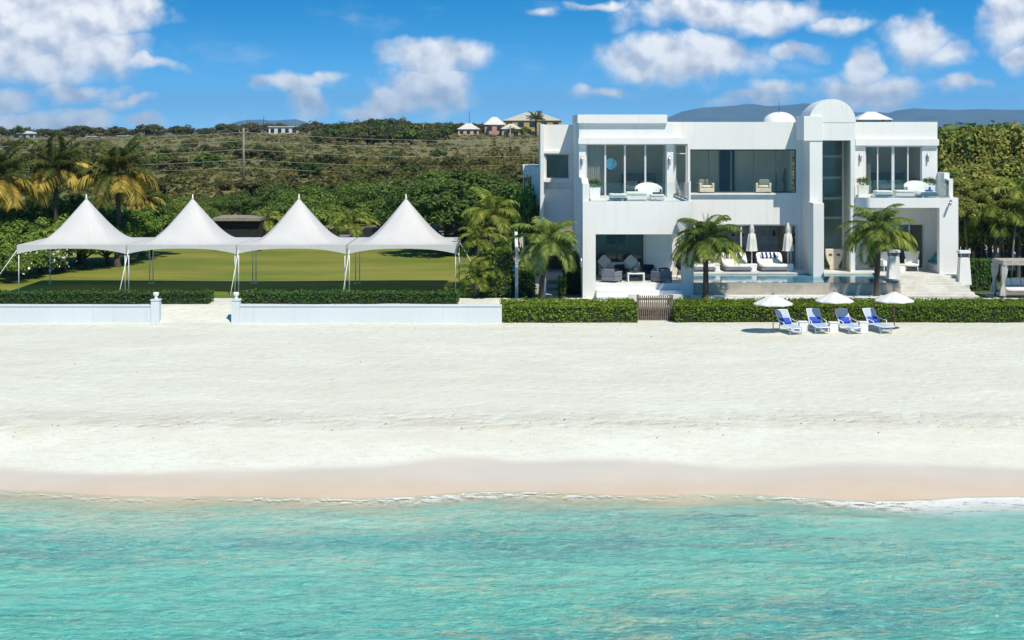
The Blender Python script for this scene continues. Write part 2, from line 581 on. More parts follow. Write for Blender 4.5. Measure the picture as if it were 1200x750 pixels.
M_tent = fabric('tent_vinyl', (0.70, 0.685, 0.68), 0.18, True)
M_umb = fabric('umbrella_canvas', (0.82, 0.80, 0.76))
M_curtain = fabric('white_curtain', (0.72, 0.70, 0.66), 0.3)


def stripe_mat():
    m, gg, out = base_mat('striped_fabric')
    p = gg.node('ShaderNodeBsdfPrincipled')
    x = gg.sep(gg.node('ShaderNodeTexCoord').outputs['Object'])[0]
    s = gg.m('GREATER_THAN', gg.m('FRACT', gg.m('MULTIPLY', x, 5.6)), 0.52)
    gg.put(p.inputs['Base Color'], gg.mix(s, (0.012, 0.02, 0.13), (0.78, 0.78, 0.8)))
    p.inputs['Roughness'].default_value = 0.9
    gg.l.new(p.outputs[0], out.inputs[0])
    return m


M_stripe = stripe_mat()


# ------------------------------------------------------------------ ground, beach, sea
def vnoise(x, y, seed=0):
    """smooth value noise for arrays"""
    xi = np.floor(x).astype(np.int64); yi = np.floor(y).astype(np.int64)
    xf = x - xi; yf = y - yi
    def h(a, b):
        n = (a * 374761393 + b * 668265263 + seed * 982451653) & 0x7fffffff
        n = ((n ^ (n >> 13)) * 1274126177) & 0x7fffffff
        return ((n ^ (n >> 16)) & 0xffff) / 65535.0
    u = xf * xf * (3 - 2 * xf); v = yf * yf * (3 - 2 * yf)
    return (h(xi, yi) * (1 - u) + h(xi + 1, yi) * u) * (1 - v) + (h(xi, yi + 1) * (1 - u) + h(xi + 1, yi + 1) * u) * v


def fbm(x, y, o=4, seed=0):
    s = 0; a = 1; t = 0
    for k in range(o):
        s = s + a * vnoise(x * 2 ** k, y * 2 ** k, seed + k); t += a; a *= 0.5
    return s / t


SEA_Z = -1.90


def shore_shift(x):
    return 0.34 * np.sin(x * 0.33 + 0.6) + 0.24 * np.sin(x * 0.81 + 2.0) + 0.9 * (fbm(x * 0.22 + 40, x * 0 + 3.3, 3, 5) - 0.5)


def beach_z(x, y):
    yy = y - shore_shift(x) * np.clip((60 - y) / 12, 0, 1)
    z = np.interp(yy, [-50, 30, 38, 44, 47.2, 49.6, 51.6, 52.6, 60, 78, 80.2, 83], [-9, -4.4, -3.3, -2.42, -1.90, -1.47, -1.06, -0.93, -0.76, -0.56, 0.10, 0.14])
    flat = np.clip((x + 0.9) / 0.5, 0, 1) * np.clip((82.0 - y) / 0.4, 0, 1)
    z = np.where(y > 77.5, z * (1 - flat) + flat * np.minimum(z, -0.58), z)
    z = z + 0.06 * (fbm(x * 0.5, y * 0.5, 3, 9) - 0.5) * np.clip((y - 51) / 3, 0, 1)
    return z


def axis(dense0, dense1, step, far0, far1):
    a = list(np.arange(dense0, dense1 + 1e-6, step))
    lo = []; s = step * 2; v = dense0
    while v > far0:
        v -= s; s *= 1.6; lo.append(max(v, far0))
    hi = []; s = step * 2; v = a[-1]
    while v < far1:
        v += s; s *= 1.6; hi.append(min(v, far1))
    return np.array(sorted(set(lo)) + a + sorted(set(hi)))


def grid_mesh(name, xs, ys, zf, smooth=True):
    Xg, Yg = np.meshgrid(xs, ys)
    Zg = zf(Xg, Yg)
    V = np.stack([Xg, Yg, Zg], -1).reshape(-1, 3)
    nx, ny = len(xs), len(ys)
    i = np.arange(nx - 1)[None, :] + np.arange(ny - 1)[:, None] * nx
    Fq = np.stack([i, i + 1, i + 1 + nx, i + nx], -1).reshape(-1, 4)
    return mesh_np(name, V, Fq, smooth), Xg.ravel(), Yg.ravel(), Zg.ravel()


def set_attr(me, name, arr):
    a = me.attributes.new(name, 'FLOAT', 'POINT')
    a.data.foreach_set('value', np.asarray(arr, dtype=np.float32))


# beach
me, bx_, by_, bz_ = grid_mesh('beach', axis(-26, 26, 0.2, -900, 900), axis(34, 83, 0.16, -60, 83), beach_z)
wetline = 49.3 + 0.95 * np.exp(-((bx_ + 1.7) / 1.9) ** 2) + 0.42 * np.sin(bx_ * 0.27 + 1.0) + 0.2 * np.sin(bx_ * 0.63) + 0.35 * np.clip(bx_ / 14, 0, 1) + 0.4 * (fbm(bx_ * .4, by_ * 0, 3, 3) - .5)
set_attr(me, 'wet', np.clip((wetline - by_) / 0.55 + 0.5, 0, 1))
set_attr(me, 'rough_zone', np.exp(-((by_ - 53.6) / 1.6) ** 2) + 0.25 * np.clip((by_ - 54) / 6, 0, 1))
M_sand, gg, out = base_mat('sand')
p = gg.node('ShaderNodeBsdfPrincipled')
pos = gg.node('ShaderNodeNewGeometry').outputs['Position']
wet = gg.node('ShaderNodeAttribute', attribute_name='wet').outputs['Fac']
rz_ = gg.node('ShaderNodeAttribute', attribute_name='rough_zone').outputs['Fac']
pn = gg.v('MULTIPLY', pos, (0.45, 1.0, 1.0))
dry = gg.mix(gg.ramp(gg.noise(pn, 0.5, 6, 0.62), 0.3, 0.7), (0.640, 0.640, 0.565), (0.700, 0.718, 0.640))
dry = gg.mix(gg.m('MULTIPLY', gg.ramp(gg.noise(pn, 5.0, 6, 0.65), 0.45, 0.75), 0.50), dry, (0.48, 0.455, 0.37))
dry = gg.mix(gg.m('MULTIPLY', gg.ramp(gg.noise(pn, 1.5, 5, 0.6), 0.40, 0.62), gg.m('MULTIPLY', rz_, 0.55)), dry, (0.50, 0.445, 0.35))  # relief shadow of the rough zone put into the sand colour
dry = gg.mix(gg.ramp(gg.noise(pos, 14.0, 4, 0.7), 0.48, 0.70, 0, 0.42), dry, (0.42, 0.39, 0.31))  # fine grain darkening, relief shade the bump hardly shows put into colour
dry = gg.mix(gg.ramp(gg.noise(gg.v('MULTIPLY', pos, (.08, .35, 1)), 1.0, 4, 0.6), 0.42, 0.66, 0, 0.35), dry, (0.60, 0.565, 0.47))
spk = gg.ramp(gg.noise(pos, 9.0, 2, 0.5), 0.735, 0.77)
dry = gg.mix(gg.m('MULTIPLY', spk, gg.m('MULTIPLY', rz_, 0.6)), dry, (0.22, 0.19, 0.13))
yb = gg.sep(pos)[1]
wcol = gg.mix(gg.ramp(yb, 47.0, 49.2), (0.595, 0.455, 0.325), (0.565, 0.52, 0.455))
wcol = gg.mix(gg.ramp(gg.noise(pn, 0.9, 4), 0.3, 0.7, 0, 0.4), wcol, (0.66, 0.58, 0.49))
col = gg.mix(wet, dry, wcol)
gg.put(p.inputs['Base Color'], col)
gg.put(p.inputs['Roughness'], gg.ramp(wet, 0, 1, 0.95, 0.42))
gg.put(p.inputs['Specular IOR Level'], gg.ramp(wet, 0, 1, 0.15, 0.4))
foot = gg.m('ADD', gg.m('MULTIPLY', gg.noise(pos, 2.6, 5, 0.6), 1.0), gg.m('MULTIPLY', gg.ramp(gg.voro(gg.v('ADD', pos, gg.v('SCALE', gg.noise(pos, 2, 2, out=1), scale=0.5)), 1.7), 0.05, 0.5), 0.5))
amp = gg.m('MULTIPLY', gg.m('ADD', 0.42, gg.m('MULTIPLY', rz_, 0.9)), gg.m('SUBTRACT', 1.0, gg.m('MULTIPLY', wet, 0.97)))
smooth_strip = gg.ramp(yb, 51.7, 52.9, 0.10, 1.0)
gg.put(p.inputs['Normal'], gg.bump(gg.m('MULTIPLY', foot, gg.m('MULTIPLY', amp, smooth_strip)), 0.75, 0.11))
gg.l.new(p.outputs[0], out.inputs[0])
beach = tag(link('beach', me, M_sand), 'white sand beach sloping from the sea wall down to the turquoise water', 'beach', kind='structure')

# sea
def sea_z(x, y):
    near = np.exp(-np.maximum(0, np.abs(x) - 26) / 30) * np.exp(-np.maximum(0, 30 - y) / 30)
    calm = np.clip((47.5 - y) / 4, 0.12, 1)
    w = 0.10 * (fbm(x * 0.35 + y * 0.05, y * 0.9, 4, 21) - 0.5) + 0.09 * (fbm(x * 1.3 - y * 0.5, y * 2.4, 3, 33) - 0.5)
    return SEA_Z + 1.15 * w * near * calm


me, x_, y_, z_ = grid_mesh('sea', axis(-17, 17, 0.13, -1500, 1500), axis(31, 49.5, 0.11, -1500, 49.5), sea_z)
set_attr(me, 'depth', np.clip(z_ - beach_z(x_, y_), -1, 5))
fr_ = np.clip((x_ - 7) / 6, 0, 1) * 0.75 + np.exp(-((x_ + 2) / 4) ** 2) * 0.26 + 0.16
set_attr(me, 'froth', fr_)
M_sea, gg, out = base_mat('sea_water')
pos = gg.node('ShaderNodeNewGeometry').outputs['Position']
dep = gg.node('ShaderNodeAttribute', attribute_name='depth').outputs['Fac']
fro = gg.node('ShaderNodeAttribute', attribute_name='froth').outputs['Fac']
pst = gg.v('MULTIPLY', gg.v('ADD', pos, gg.v('SCALE', gg.noise(pos, 0.25, 3, out=1), scale=2.0)), (0.30, 1.0, 1.0))
n_big = gg.noise(pst, 0.33, 5, 0.6)
n_mid = gg.noise(pst, 1.3, 6, 0.62)
dn = gg.m('ADD', dep, gg.m('MULTIPLY', gg.m('SUBTRACT', n_big, 0.5), 0.9))
c = gg.mix(gg.ramp(dn, 0.0, 0.95), (0.50, 0.53, 0.40), (0.26, 0.50, 0.41))
c = gg.mix(gg.ramp(dn, 0.7, 2.3), c, (0.078, 0.405, 0.325))
c = gg.mix(gg.ramp(gg.noise(pst, 0.22, 4, 0.55), 0.46, 0.62, 0, 0.72), c, (0.085, 0.24, 0.26))
c = gg.mix(gg.ramp(n_mid, 0.42, 0.62, 0, 0.6), c, (0.12, 0.47, 0.38))
fine = gg.noise(gg.v('MULTIPLY', gg.v('ADD', pos, gg.v('SCALE', gg.noise(pos, 1.2, 3, out=1), scale=.6)), (0.55, 1.6, 1.0)), 5.2, 6, 0.70)
c = gg.mix(gg.ramp(fine, 0.50, 0.62, 0, 0.60), c, (0.27, 0.56, 0.46))  # light of the small ripples put into the water colour
c = gg.mix(gg.ramp(fine, 0.49, 0.37, 0, 0.48), c, (0.020, 0.25, 0.245))  # dark side of the ripples put into the water colour
calm = gg.ramp(gg.noise(gg.v('MULTIPLY', pos, (.10, .35, 1)), 0.8, 4, 0.55), 0.46, 0.60)
c = gg.mix(gg.m('MULTIPLY', calm, 0.45), c, (0.15, 0.48, 0.385))
# sand showing through in thin bent streaks
sk = gg.noise(gg.v('MULTIPLY', gg.v('ADD', pos, gg.v('SCALE', gg.noise(pos, .5, 4, out=1), scale=1.6)), (0.20, 1.0, 1.0)), 0.95, 4, 0.6)
line = gg.ramp(gg.m('ABSOLUTE', gg.m('SUBTRACT', sk, 0.5)), 0.0, 0.030, 1, 0)
zone = gg.ramp(gg.noise(gg.v('MULTIPLY', pos, (.3, .8, 1)), 0.35, 3), 0.42, 0.60)
c = gg.mix(gg.m('MULTIPLY', gg.m('MULTIPLY', line, zone), 0.48), c, (0.50, 0.50, 0.31))
p = gg.node('ShaderNodeBsdfPrincipled')
gg.put(p.inputs['Base Color'], c)
p.inputs['Roughness'].default_value = 0.10
p.inputs['IOR'].default_value = 1.33
rip = gg.m('ADD', gg.noise(gg.v('MULTIPLY', pos, (0.55, 1, 1)), 1.6, 5, 0.62, 0.6), gg.m('ADD', gg.m('MULTIPLY', gg.noise(gg.v('MULTIPLY', pos, (0.6, 1, 1)), 4.5, 4, 0.6, 0.4), 0.45), gg.m('MULTIPLY', gg.noise(pos, 11.0, 3, 0.6), 0.16)))
gg.put(p.inputs['Normal'], gg.bump(gg.m('MULTIPLY', rip, gg.m('SUBTRACT', 1.25, gg.m('MULTIPLY', calm, 0.75))), 0.9, 0.22))
tr = gg.node('ShaderNodeBsdfTransparent'); tr.inputs['Color'].default_value = (0.93, 0.98, 0.95, 1)
mx = gg.node('ShaderNodeMixShader')
gg.put(mx.inputs[0], gg.ramp(gg.m('ADD', dep, gg.m('MULTIPLY', gg.m('SUBTRACT', n_mid, 0.5), 0.35)), 0.0, 0.42, 0.08, 1.0))
gg.l.new(tr.outputs[0], mx.inputs[1]); gg.l.new(p.outputs[0], mx.inputs[2])
fo = gg.node('ShaderNodeBsdfPrincipled'); fo.inputs['Base Color'].default_value = (0.82, 0.82, 0.8, 1); fo.inputs['Roughness'].default_value = 0.8
nf = gg.noise(gg.v('MULTIPLY', pos, (0.6, 1.4, 1)), 3.2, 6, 0.65)
band = gg.m('MULTIPLY', gg.ramp(dep, 0.005, 0.03), gg.ramp(dep, 0.03, gg.m('ADD', 0.08, gg.m('MULTIPLY', fro, 0.42)), 1, 0))
ff = gg.m('MULTIPLY', band, gg.ramp(gg.m('ADD', gg.m('ADD', nf, gg.m('MULTIPLY', fro, 0.26)), gg.m('MULTIPLY', gg.ramp(gg.m('ABSOLUTE', gg.m('SUBTRACT', gg.noise(pos, 4.5, 4, .6), .5)), 0.0, .06, 1, 0), 0.10)), 0.60, 0.70))
mx2 = gg.node('ShaderNodeMixShader')
gg.put(mx2.inputs[0], gg.m('MULTIPLY', ff, 0.9))
gg.l.new(mx.outputs[0], mx2.inputs[1]); gg.l.new(fo.outputs[0], mx2.inputs[2])
gg.l.new(mx2.outputs[0], out.inputs[0])
tag(link('sea', me, M_sea), 'clear turquoise sea rippling along the beach', 'sea', kind='structure')


# inland ground: flat garden, then the scrub hillside
def hill_z(x, y):
    z = np.interp(y, [80, 128, 150, 200, 300, 420, 560, 640, 900, 2000, 14000], [-0.06, -0.06, 0.8, 2.9, 5.2, 6.9, 8.1, 7.9, 4.0, 0.0, 0.0])
    side = np.interp(x / np.maximum(y, 1) * F + 600, [-400, 0, 150, 400, 700, 1000, 1100, 1300, 2000], [.72, .74, .76, .97, .92, 0.65, 0.55, 0.5, 0.4])
    k = np.clip((y - 128) / 60, 0, 1)
    return z * (1 - k + k * side) + k * 1.1 * (fbm(x * 0.022, y * 0.012, 4, 51) - 0.5) + 0.9 * np.clip((y - 380) / 120, 0, 1) * (fbm(x * 0.035 + 7, y * 0 + 1.7, 3, 57) - 0.5)


xs = axis(-130, 130, 4.0, -14000, 14000)
ys = np.concatenate([np.arange(81.5, 128, 8), np.arange(128, 700, 6), np.geomspace(710, 14500, 40)])
me, x_, y_, z_ = grid_mesh('ground', xs, ys, hill_z)
M_hill, gg, out = base_mat('hillside')
p = gg.node('ShaderNodeBsdfPrincipled')
pos = gg.node('ShaderNodeNewGeometry').outputs['Position']
ps = gg.v('MULTIPLY', pos, (1.0, 0.35, 1.0))
c = gg.mix(gg.ramp(gg.noise(ps, 0.03, 6, 0.6), 0.38, 0.60), (0.20, 0.155, 0.050), (0.140, 0.145, 0.034))
c = gg.mix(gg.ramp(gg.noise(ps, 0.3, 5, 0.6), 0.45, 0.65, 0, 0.6), c, (0.16, 0.125, 0.075))
c = gg.mix(gg.ramp(gg.sep(pos)[1], 128, 140), (0.40, 0.36, 0.28), c)
gg.put(p.inputs['Base Color'], c)
p.inputs['Roughness'].default_value = 0.95
gg.l.new(p.outputs[0], out.inputs[0])
tag(link('ground', me, M_hill), 'ground rising inland into a dry brown scrub hillside', 'ground', kind='structure')

# lawn
M_lawn, gg, out = base_mat('lawn')
p = gg.node('ShaderNodeBsdfPrincipled')
pos = gg.node('ShaderNodeNewGeometry').outputs['Position']
yl = gg.sep(pos)[1]
pl_ = gg.v('MULTIPLY', pos, (0.35, 1, 1))
c = gg.mix(gg.ramp(gg.noise(pl_, 0.22, 6, 0.62), 0.35, 0.65), (0.165, 0.215, 0.028), (0.310, 0.290, 0.055))
c = gg.mix(gg.ramp(gg.noise(pl_, 1.1, 6, 0.65), 0.42, 0.7, 0, 0.6), c, (0.21, 0.20, 0.030))
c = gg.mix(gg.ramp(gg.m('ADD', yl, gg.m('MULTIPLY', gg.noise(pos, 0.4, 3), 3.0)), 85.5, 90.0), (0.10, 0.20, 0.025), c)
c = gg.mix(gg.ramp(gg.noise(pos, 16, 4, 0.7), 0.35, 0.7, 0, 0.45), c, gg.mul(c, (0.5, 0.55, 0.5)))
c = gg.mix(gg.ramp(gg.m('SINE', gg.m('MULTIPLY', gg.m('ADD', yl, gg.m('MULTIPLY', gg.noise(pos, .15, 2), 1.5)), 3.4)), -.3, .3, 0, .16), c, gg.mul(c, (0.78, 0.88, 0.78)))
c = gg.mix(gg.ramp(gg.noise(pl_, 0.55, 5, .6), .60, .74, 0, .5), c, (0.30, 0.24, 0.10))
gg.put(p.inputs['Base Color'], c)
p.inputs['Roughness'].default_value = 0.9
p.inputs['Specular IOR Level'].default_value = 0.2
gg.put(p.inputs['Normal'], gg.bump(gg.noise(pos, 22, 5, 0.7), 0.8, 0.08))
gg.l.new(p.outputs[0], out.inputs[0])
me, *_ = grid_mesh('lawn', np.linspace(-62, -0.9, 40), np.linspace(82.4, 124, 30), lambda x, y: 0.0 * x + 0.02 + 0.03 * np.sin(x * .3) * np.sin(y * .25))
tag(link('lawn', me, M_lawn), 'mown lawn under and behind the four marquees', 'lawn', kind='structure')
me, *_ = grid_mesh('lawn', np.linspace(-0.6, 60, 40), np.linspace(81.3, 100, 12), lambda x, y: 0.0 * x + 0.016)
tag(link('lawn', me, M_lowg := pbr('garden_grass', (0.06, 0.11, 0.018), 0.9, 0.2, 3, bump=0.5, bscale=18)), 'strip of garden grass between the clipped hedge and the villa', 'lawn', kind='structure')

# distant mountains
def ridge(name, label, prof, d, depth, seed):
    px = np.array([q[0] for q in prof]); py = np.array([q[1] for q in prof])
    xs = np.linspace(PX(px[0], d), PX(px[-1], d), 220)
    ys = np.linspace(d - depth, d + depth, 26)
    def zf(x, y):
        top = np.interp(x * F / d + 600, px, CAMZ - (py - 150) * d / F)
        t = np.abs(y - d) / depth
        rough = 1 + 0.5 * (fbm(x / 260, y / 260, 4, seed) - 0.5) * np.clip(t * 3, 0, 1)
        return top * (1 - t) ** 1.2 * rough + top * 0.035 * (fbm(x / 90, y / 90, 3, seed + 5) - .5)
    me, *_ = grid_mesh(name, xs, ys, zf)
    return tag(link(name, me, M_mount), label, 'mountain', kind='structure')


M_mount = pbr('mountain_forest', (0.075, 0.085, 0.055), 0.95, 0.3, 0.004)
ridge('mountain', 'long blue mountain ridge on the horizon behind the villa roof',
      [(735, 152), (775, 141), (800, 130), (815, 126.5), (835, 124), (860, 123), (872, 121), (882, 120.5), (900, 123), (925, 122), (940, 120), (960, 121), (985, 128), (1003, 131), (1020, 130), (1040, 132), (1055, 128), (1072, 126), (1090, 127), (1120, 128), (1150, 126.5), (1180, 127.5), (1210, 127), (1260, 129), (1330, 138), (1400, 152)], 12800, 1500, 3)
ridge('mountain', 'small blue mountain hump on the horizon beyond the scrub hill',
      [(195, 155), (235, 153), (262, 148), (280, 142), (292, 140), (306, 139.5), (318, 141), (332, 140), (345, 139), (360, 143), (375, 148), (395, 152), (420, 155)], 12400, 1200, 8)

exec_foliage = True
# ------------------------------------------------------------------ foliage
def leaf_verts(C, size, rng, outward=None, up=0.5, ratio=0.5, jitter=0.4):
    """rhombic leaves at centres C: (4n,3) vertices"""
    n = len(C)
    nrm = rng.normal(size=(n, 3))
    nrm /= np.linalg.norm(nrm, axis=1, keepdims=True)
    if outward is not None: nrm = nrm * 0.75 + outward
    nrm[:, 2] += up
    nrm /= np.linalg.norm(nrm, axis=1, keepdims=True) + 1e-9
    u = rng.normal(size=(n, 3))
    u -= nrm * np.sum(u * nrm, 1, keepdims=True)
    u /= np.linalg.norm(u, axis=1, keepdims=True) + 1e-9
    w = np.cross(nrm, u)
    s = size * (1 + jitter * rng.uniform(-1, 1, size=(n, 1)))
    L = u * s * 0.5; W = w * s * 0.5 * ratio
    return np.stack([C - L, C + W, C + L, C - W], 1).reshape(-1, 3)


def quads(n): return np.arange(n * 4).reshape(n, 4)


def crown_pts(rng, rx, ry, rz, clumps, per, cr, flat=0.5):
    """leaf centres in clumps spread over an ellipsoid shell; and outward directions"""
    P = []; O = []
    for k in range(clumps):
        d = rng.normal(size=3); d /= np.linalg.norm(d)
        if d[2] < -0.35: d[2] *= -0.6
        rr = rng.uniform(0.45, 1.0) ** 0.6
        c = d * rr * np.array([rx, ry, rz])
        m = int(per * rng.uniform(0.6, 1.3))
        q = rng.normal(size=(m, 3)); q /= np.linalg.norm(q, axis=1, keepdims=True)
        r = cr * rng.uniform(0.7, 1.3)
        rad = r * rng.uniform(0.25, 1.0, size=(m, 1)) ** 0.5
        P.append(c + q * rad * np.array([1, 1, 0.75])); O.append(q * 0.8 + d * 0.4)
    return np.concatenate(P), np.concatenate(O)


def crown_mesh(name, seed, rx, ry, rz, clumps, per, cr, leaf, ratio=0.55):
    rng = np.random.default_rng(seed)
    P, O = crown_pts(rng, rx, ry, rz, clumps, per, cr)
    return mesh_np(name, leaf_verts(P, leaf, rng, O, 0.5, ratio), quads(len(P)))


def trunk_mesh(name, seed, h, r, spread):
    rnd = random.Random(seed)
    b = MB()
    lean = (rnd.uniform(-.15, .15) * h, rnd.uniform(-.15, .15) * h)
    top = (lean[0], lean[1], h)
    b.tube([(0, 0, -0.2), (lean[0] * .3, lean[1] * .3, h * .4), top], [r, r * .75, r * .45], 7)
    for k in range(5):
        a = k * 2.4 + rnd.random(); s = spread * rnd.uniform(.5, .9)
        st = Vector((lean[0] * .6, lean[1] * .6, h * rnd.uniform(.5, .95)))
        b.tube([st, st + Vector((math.cos(a) * s * .5, math.sin(a) * s * .5, h * .25)), st + Vector((math.cos(a) * s, math.sin(a) * s, h * .35))], [r * .45, r * .3, r * .12], 5)
    me = bpy.data.meshes.new(name)
    me.from_pydata(b.V, [], b.Fc); me.update()
    me.polygons.foreach_set('use_smooth', [True] * len(me.polygons))
    return me


def tree_proto(seed, rx, rz, th, clumps, per, cr, leaf, mat, ratio=0.55):
    cm = crown_mesh('crown', seed, rx, rx, rz, clumps, per, cr, leaf, ratio)
    cm.materials.append(mat)
    tm = trunk_mesh('trunk', seed, th + rz * .3, 0.06 * rx + 0.05, rx * 0.75)
    tm.materials.append(M_bark)
    return (cm, tm, th + rz * 0.7)


def put_tree(proto, loc, rz, scale, name, label, cat, group=None):
    r = empty(name, loc, rz, label, cat, group)
    r.scale = scale if isinstance(scale, tuple) else (scale,) * 3
    c = link('crown', proto[0], None, r); c.location = (0, 0, proto[2])
    t = link('trunk', proto[1], None, r)
    return r


T_broad = [tree_proto(100 + k, 2.6, 1.9, 1.6, 46, 165, 0.75, 0.25, M_leaf) for k in range(4)]
T_bright = [tree_proto(120 + k, 2.4, 1.9, 1.4, 46, 165, 0.72, 0.25, M_leaf_bright) for k in range(3)]
T_yellow = [tree_proto(140 + k, 2.3, 2.2, 1.6, 46, 190, 0.68, 0.27, M_leaf_yellow) for k in range(3)]
T_olive = [tree_proto(160 + k, 2.6, 1.9, 1.2, 30, 46, 0.85, 0.55, M_leaf_olive) for k in range(4)]
T_bush = [tree_proto(180 + k, 1.5, 1.05, 0.35, 34, 110, 0.52, 0.20, M_leaf_bright) for k in range(3)]
T_far = [tree_proto(200 + k, 2.6, 1.9, 1.2, 26, 40, 0.85, 0.60, M_leaf) for k in range(3)]


def frond(V, rng, base, az, el, length, droop, leafl, npair=26, hang=0.5, width=0.05, vee=0.5):
    """one pinnate frond as rhombic leaflets along a drooping rachis"""
    seg = npair
    p = np.array(base, float); e = el
    ds = length / seg
    for i in range(seg):
        t = (i + 1) / seg
        e = el - droop * t ** 1.35
        d = np.array([math.cos(az) * math.cos(e), math.sin(az) * math.cos(e), math.sin(e)])
        p2 = p + d * ds
        side = np.array([-math.sin(az), math.cos(az), 0.0])
        upv = np.cross(side, d) * -1
        w = 0.022 * (1 - t) + 0.006
        V.append([p - side * w, p2 - side * w, p2 + side * w, p + side * w])
        if t > 0.1:
            ll = leafl * (math.sin(math.pi * min(1, t * 0.92 + 0.10)) ** 0.6) * rng.uniform(.85, 1.1) + 0.05
            for s in (-1, 1):
                dv = side * s * 0.85 + d * 0.55 + upv * vee * 0.3
                dv /= np.linalg.norm(dv)
                tip = p2 + dv * ll + np.array([0, 0, -hang * ll * rng.uniform(.6, 1.2)])
                mid = p2 + dv * ll * 0.5 + np.array([0, 0, -hang * ll * 0.12])
                ww = d * width
                V.append([p2, mid - ww, tip, mid + ww])
        p = p2


def palm_crown(name, seed, n, length, leafl, el_range=(-0.5, 1.35), droop=1.3, hang=0.6, width=0.05, npair=26, zjit=0.15, azlist=None):
    rng = np.random.default_rng(seed)
    V = []
    for k in range(n):
        az = k * 2.39996 + rng.uniform(-.25, .25) if azlist is None else azlist[k]
        t = (k + 0.5) / n
        el = el_range[1] + (el_range[0] - el_range[1]) * t + rng.uniform(-.15, .15)
        frond(V, rng, (0, 0, rng.uniform(-zjit, zjit)), az, el, length * rng.uniform(.8, 1.1), droop * rng.uniform(.8, 1.2), leafl, npair, hang, width)
    V = np.array(V).reshape(-1, 3)
    return mesh_np(name, V, quads(len(V) // 4))


def palm_trunk(b, pts, r0, r1, flare=1.5):
    P = [Vector(q) for q in pts]
    fine = []; rr = []
    N = 22
    for i in range(N + 1):
        t = i / N * (len(P) - 1); k = min(int(t), len(P) - 2); f = t - k
        f = f * f * (3 - 2 * f) if len(P) > 2 else f
        fine.append(P[k].lerp(P[k + 1], t - k))
        q = i / N
        r = r0 + (r1 - r0) * q
        if q < .12: r *= 1 + (flare - 1) * (1 - q / .12)
        rr.append(r * (1.05 if i % 2 else 0.96))
    b.tube(fine, rr, 10)
    return b


def hedge_mesh(name, x0, x1, y0, y1, z0, z1, leaf, dens, seed, thin=0.0):
    """clipped hedge: leaf cards over all faces of a slightly wavy box, with a solid dark core"""
    rng = np.random.default_rng(seed)
    P = []; O = []
    def face(n, fx, nrm):
        u = rng.uniform(size=(n, 2))
        q = fx(u)
        wav = 0.20 * (fbm(q[:, 0] * 1.3 + 50, q[:, 2] * 1.3 + q[:, 1] * 1.1, 3, seed) - 0.6)
        nn = np.array(nrm, float)
        q = q + nn * (wav - np.abs(rng.normal(size=n)) * 0.045)[:, None]
        P.append(q); O.append(np.tile(nn, (n, 1)))
    lx, ly, lz = x1 - x0, y1 - y0, z1 - z0
    N = lambda a: max(4, int(a * dens))
    st = lambda a, b, c: np.stack([np.broadcast_to(a, b.shape if hasattr(b, 'shape') else c.shape), np.broadcast_to(b, a.shape if hasattr(a, 'shape') else c.shape), np.broadcast_to(c, a.shape if hasattr(a, 'shape') else b.shape)], -1)
    face(N(lx * lz), lambda u: np.stack([x0 + u[:, 0] * lx, y0 + 0 * u[:, 0], z0 + u[:, 1] * lz], -1), (0, -1, 0.1))
    face(N(lx * lz * .5), lambda u: np.stack([x0 + u[:, 0] * lx, y1 + 0 * u[:, 0], z0 + u[:, 1] * lz], -1), (0, 1, 0.1))
    face(N(lx * ly), lambda u: np.stack([x0 + u[:, 0] * lx, y0 + u[:, 1] * ly, z1 + 0 * u[:, 0]], -1), (0, 0, 1))
    face(N(ly * lz), lambda u: np.stack([x0 + 0 * u[:, 0], y0 + u[:, 0] * ly, z0 + u[:, 1] * lz], -1), (-1, 0, 0.1))
    face(N(ly * lz), lambda u: np.stack([x1 + 0 * u[:, 0], y0 + u[:, 0] * ly, z0 + u[:, 1] * lz], -1), (1, 0, 0.1))
    P = np.concatenate(P); O = np.concatenate(O)
    low = (P[:, 2] - z0) / lz
    gap = fbm(P[:, 0] * 2.2 + 9, P[:, 2] * 2.2 + P[:, 1], 3, seed + 2)
    keep = rng.uniform(size=len(P)) > np.clip(.75 - low * 1.6, 0, .55) + (gap < .36) * .45
    stray = (rng.uniform(size=(len(P), 1)) < .03) * rng.uniform(.03, .16, size=(len(P), 1))
    P = (P + O * stray)[keep]; O = O[keep]
    return mesh_np(name, leaf_verts(P, leaf, rng, O * 0.6, 0.25, 0.6), quads(len(P)))


def hedge(label, x0, x1, y0, y1, z0, z1, leaf=0.11, dens=260, seed=1, mat=None, group=None, name='hedge', cat='hedge'):
    r = empty(name, ((x0 + x1) / 2, y0, z0), 0, label, cat, group)
    ox, oy, oz = (x0 + x1) / 2, y0, z0
    me = hedge_mesh('foliage', x0 - ox, x1 - ox, 0, y1 - y0, 0, z1 - z0, leaf, dens, seed)
    link('foliage', me, mat or M_hedge, r)
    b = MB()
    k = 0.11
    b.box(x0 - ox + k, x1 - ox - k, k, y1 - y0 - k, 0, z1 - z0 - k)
    b.build('dark_core', M_hedgecore, r)  # plain solid dark green box inside the leaf shell
    return r


# ------------------------------------------------------------------ villa
VX, VY = 14.0, 83.0
villa = empty('beach_villa', (VX, VY, 0), 0, 'large white flat roofed villa with balconies and a barrel vaulted tower behind the pool', 'house')
VO = (VX, VY, 0)
Z1, Z2 = 1.05, 5.27


def vb(): return MB(VO)


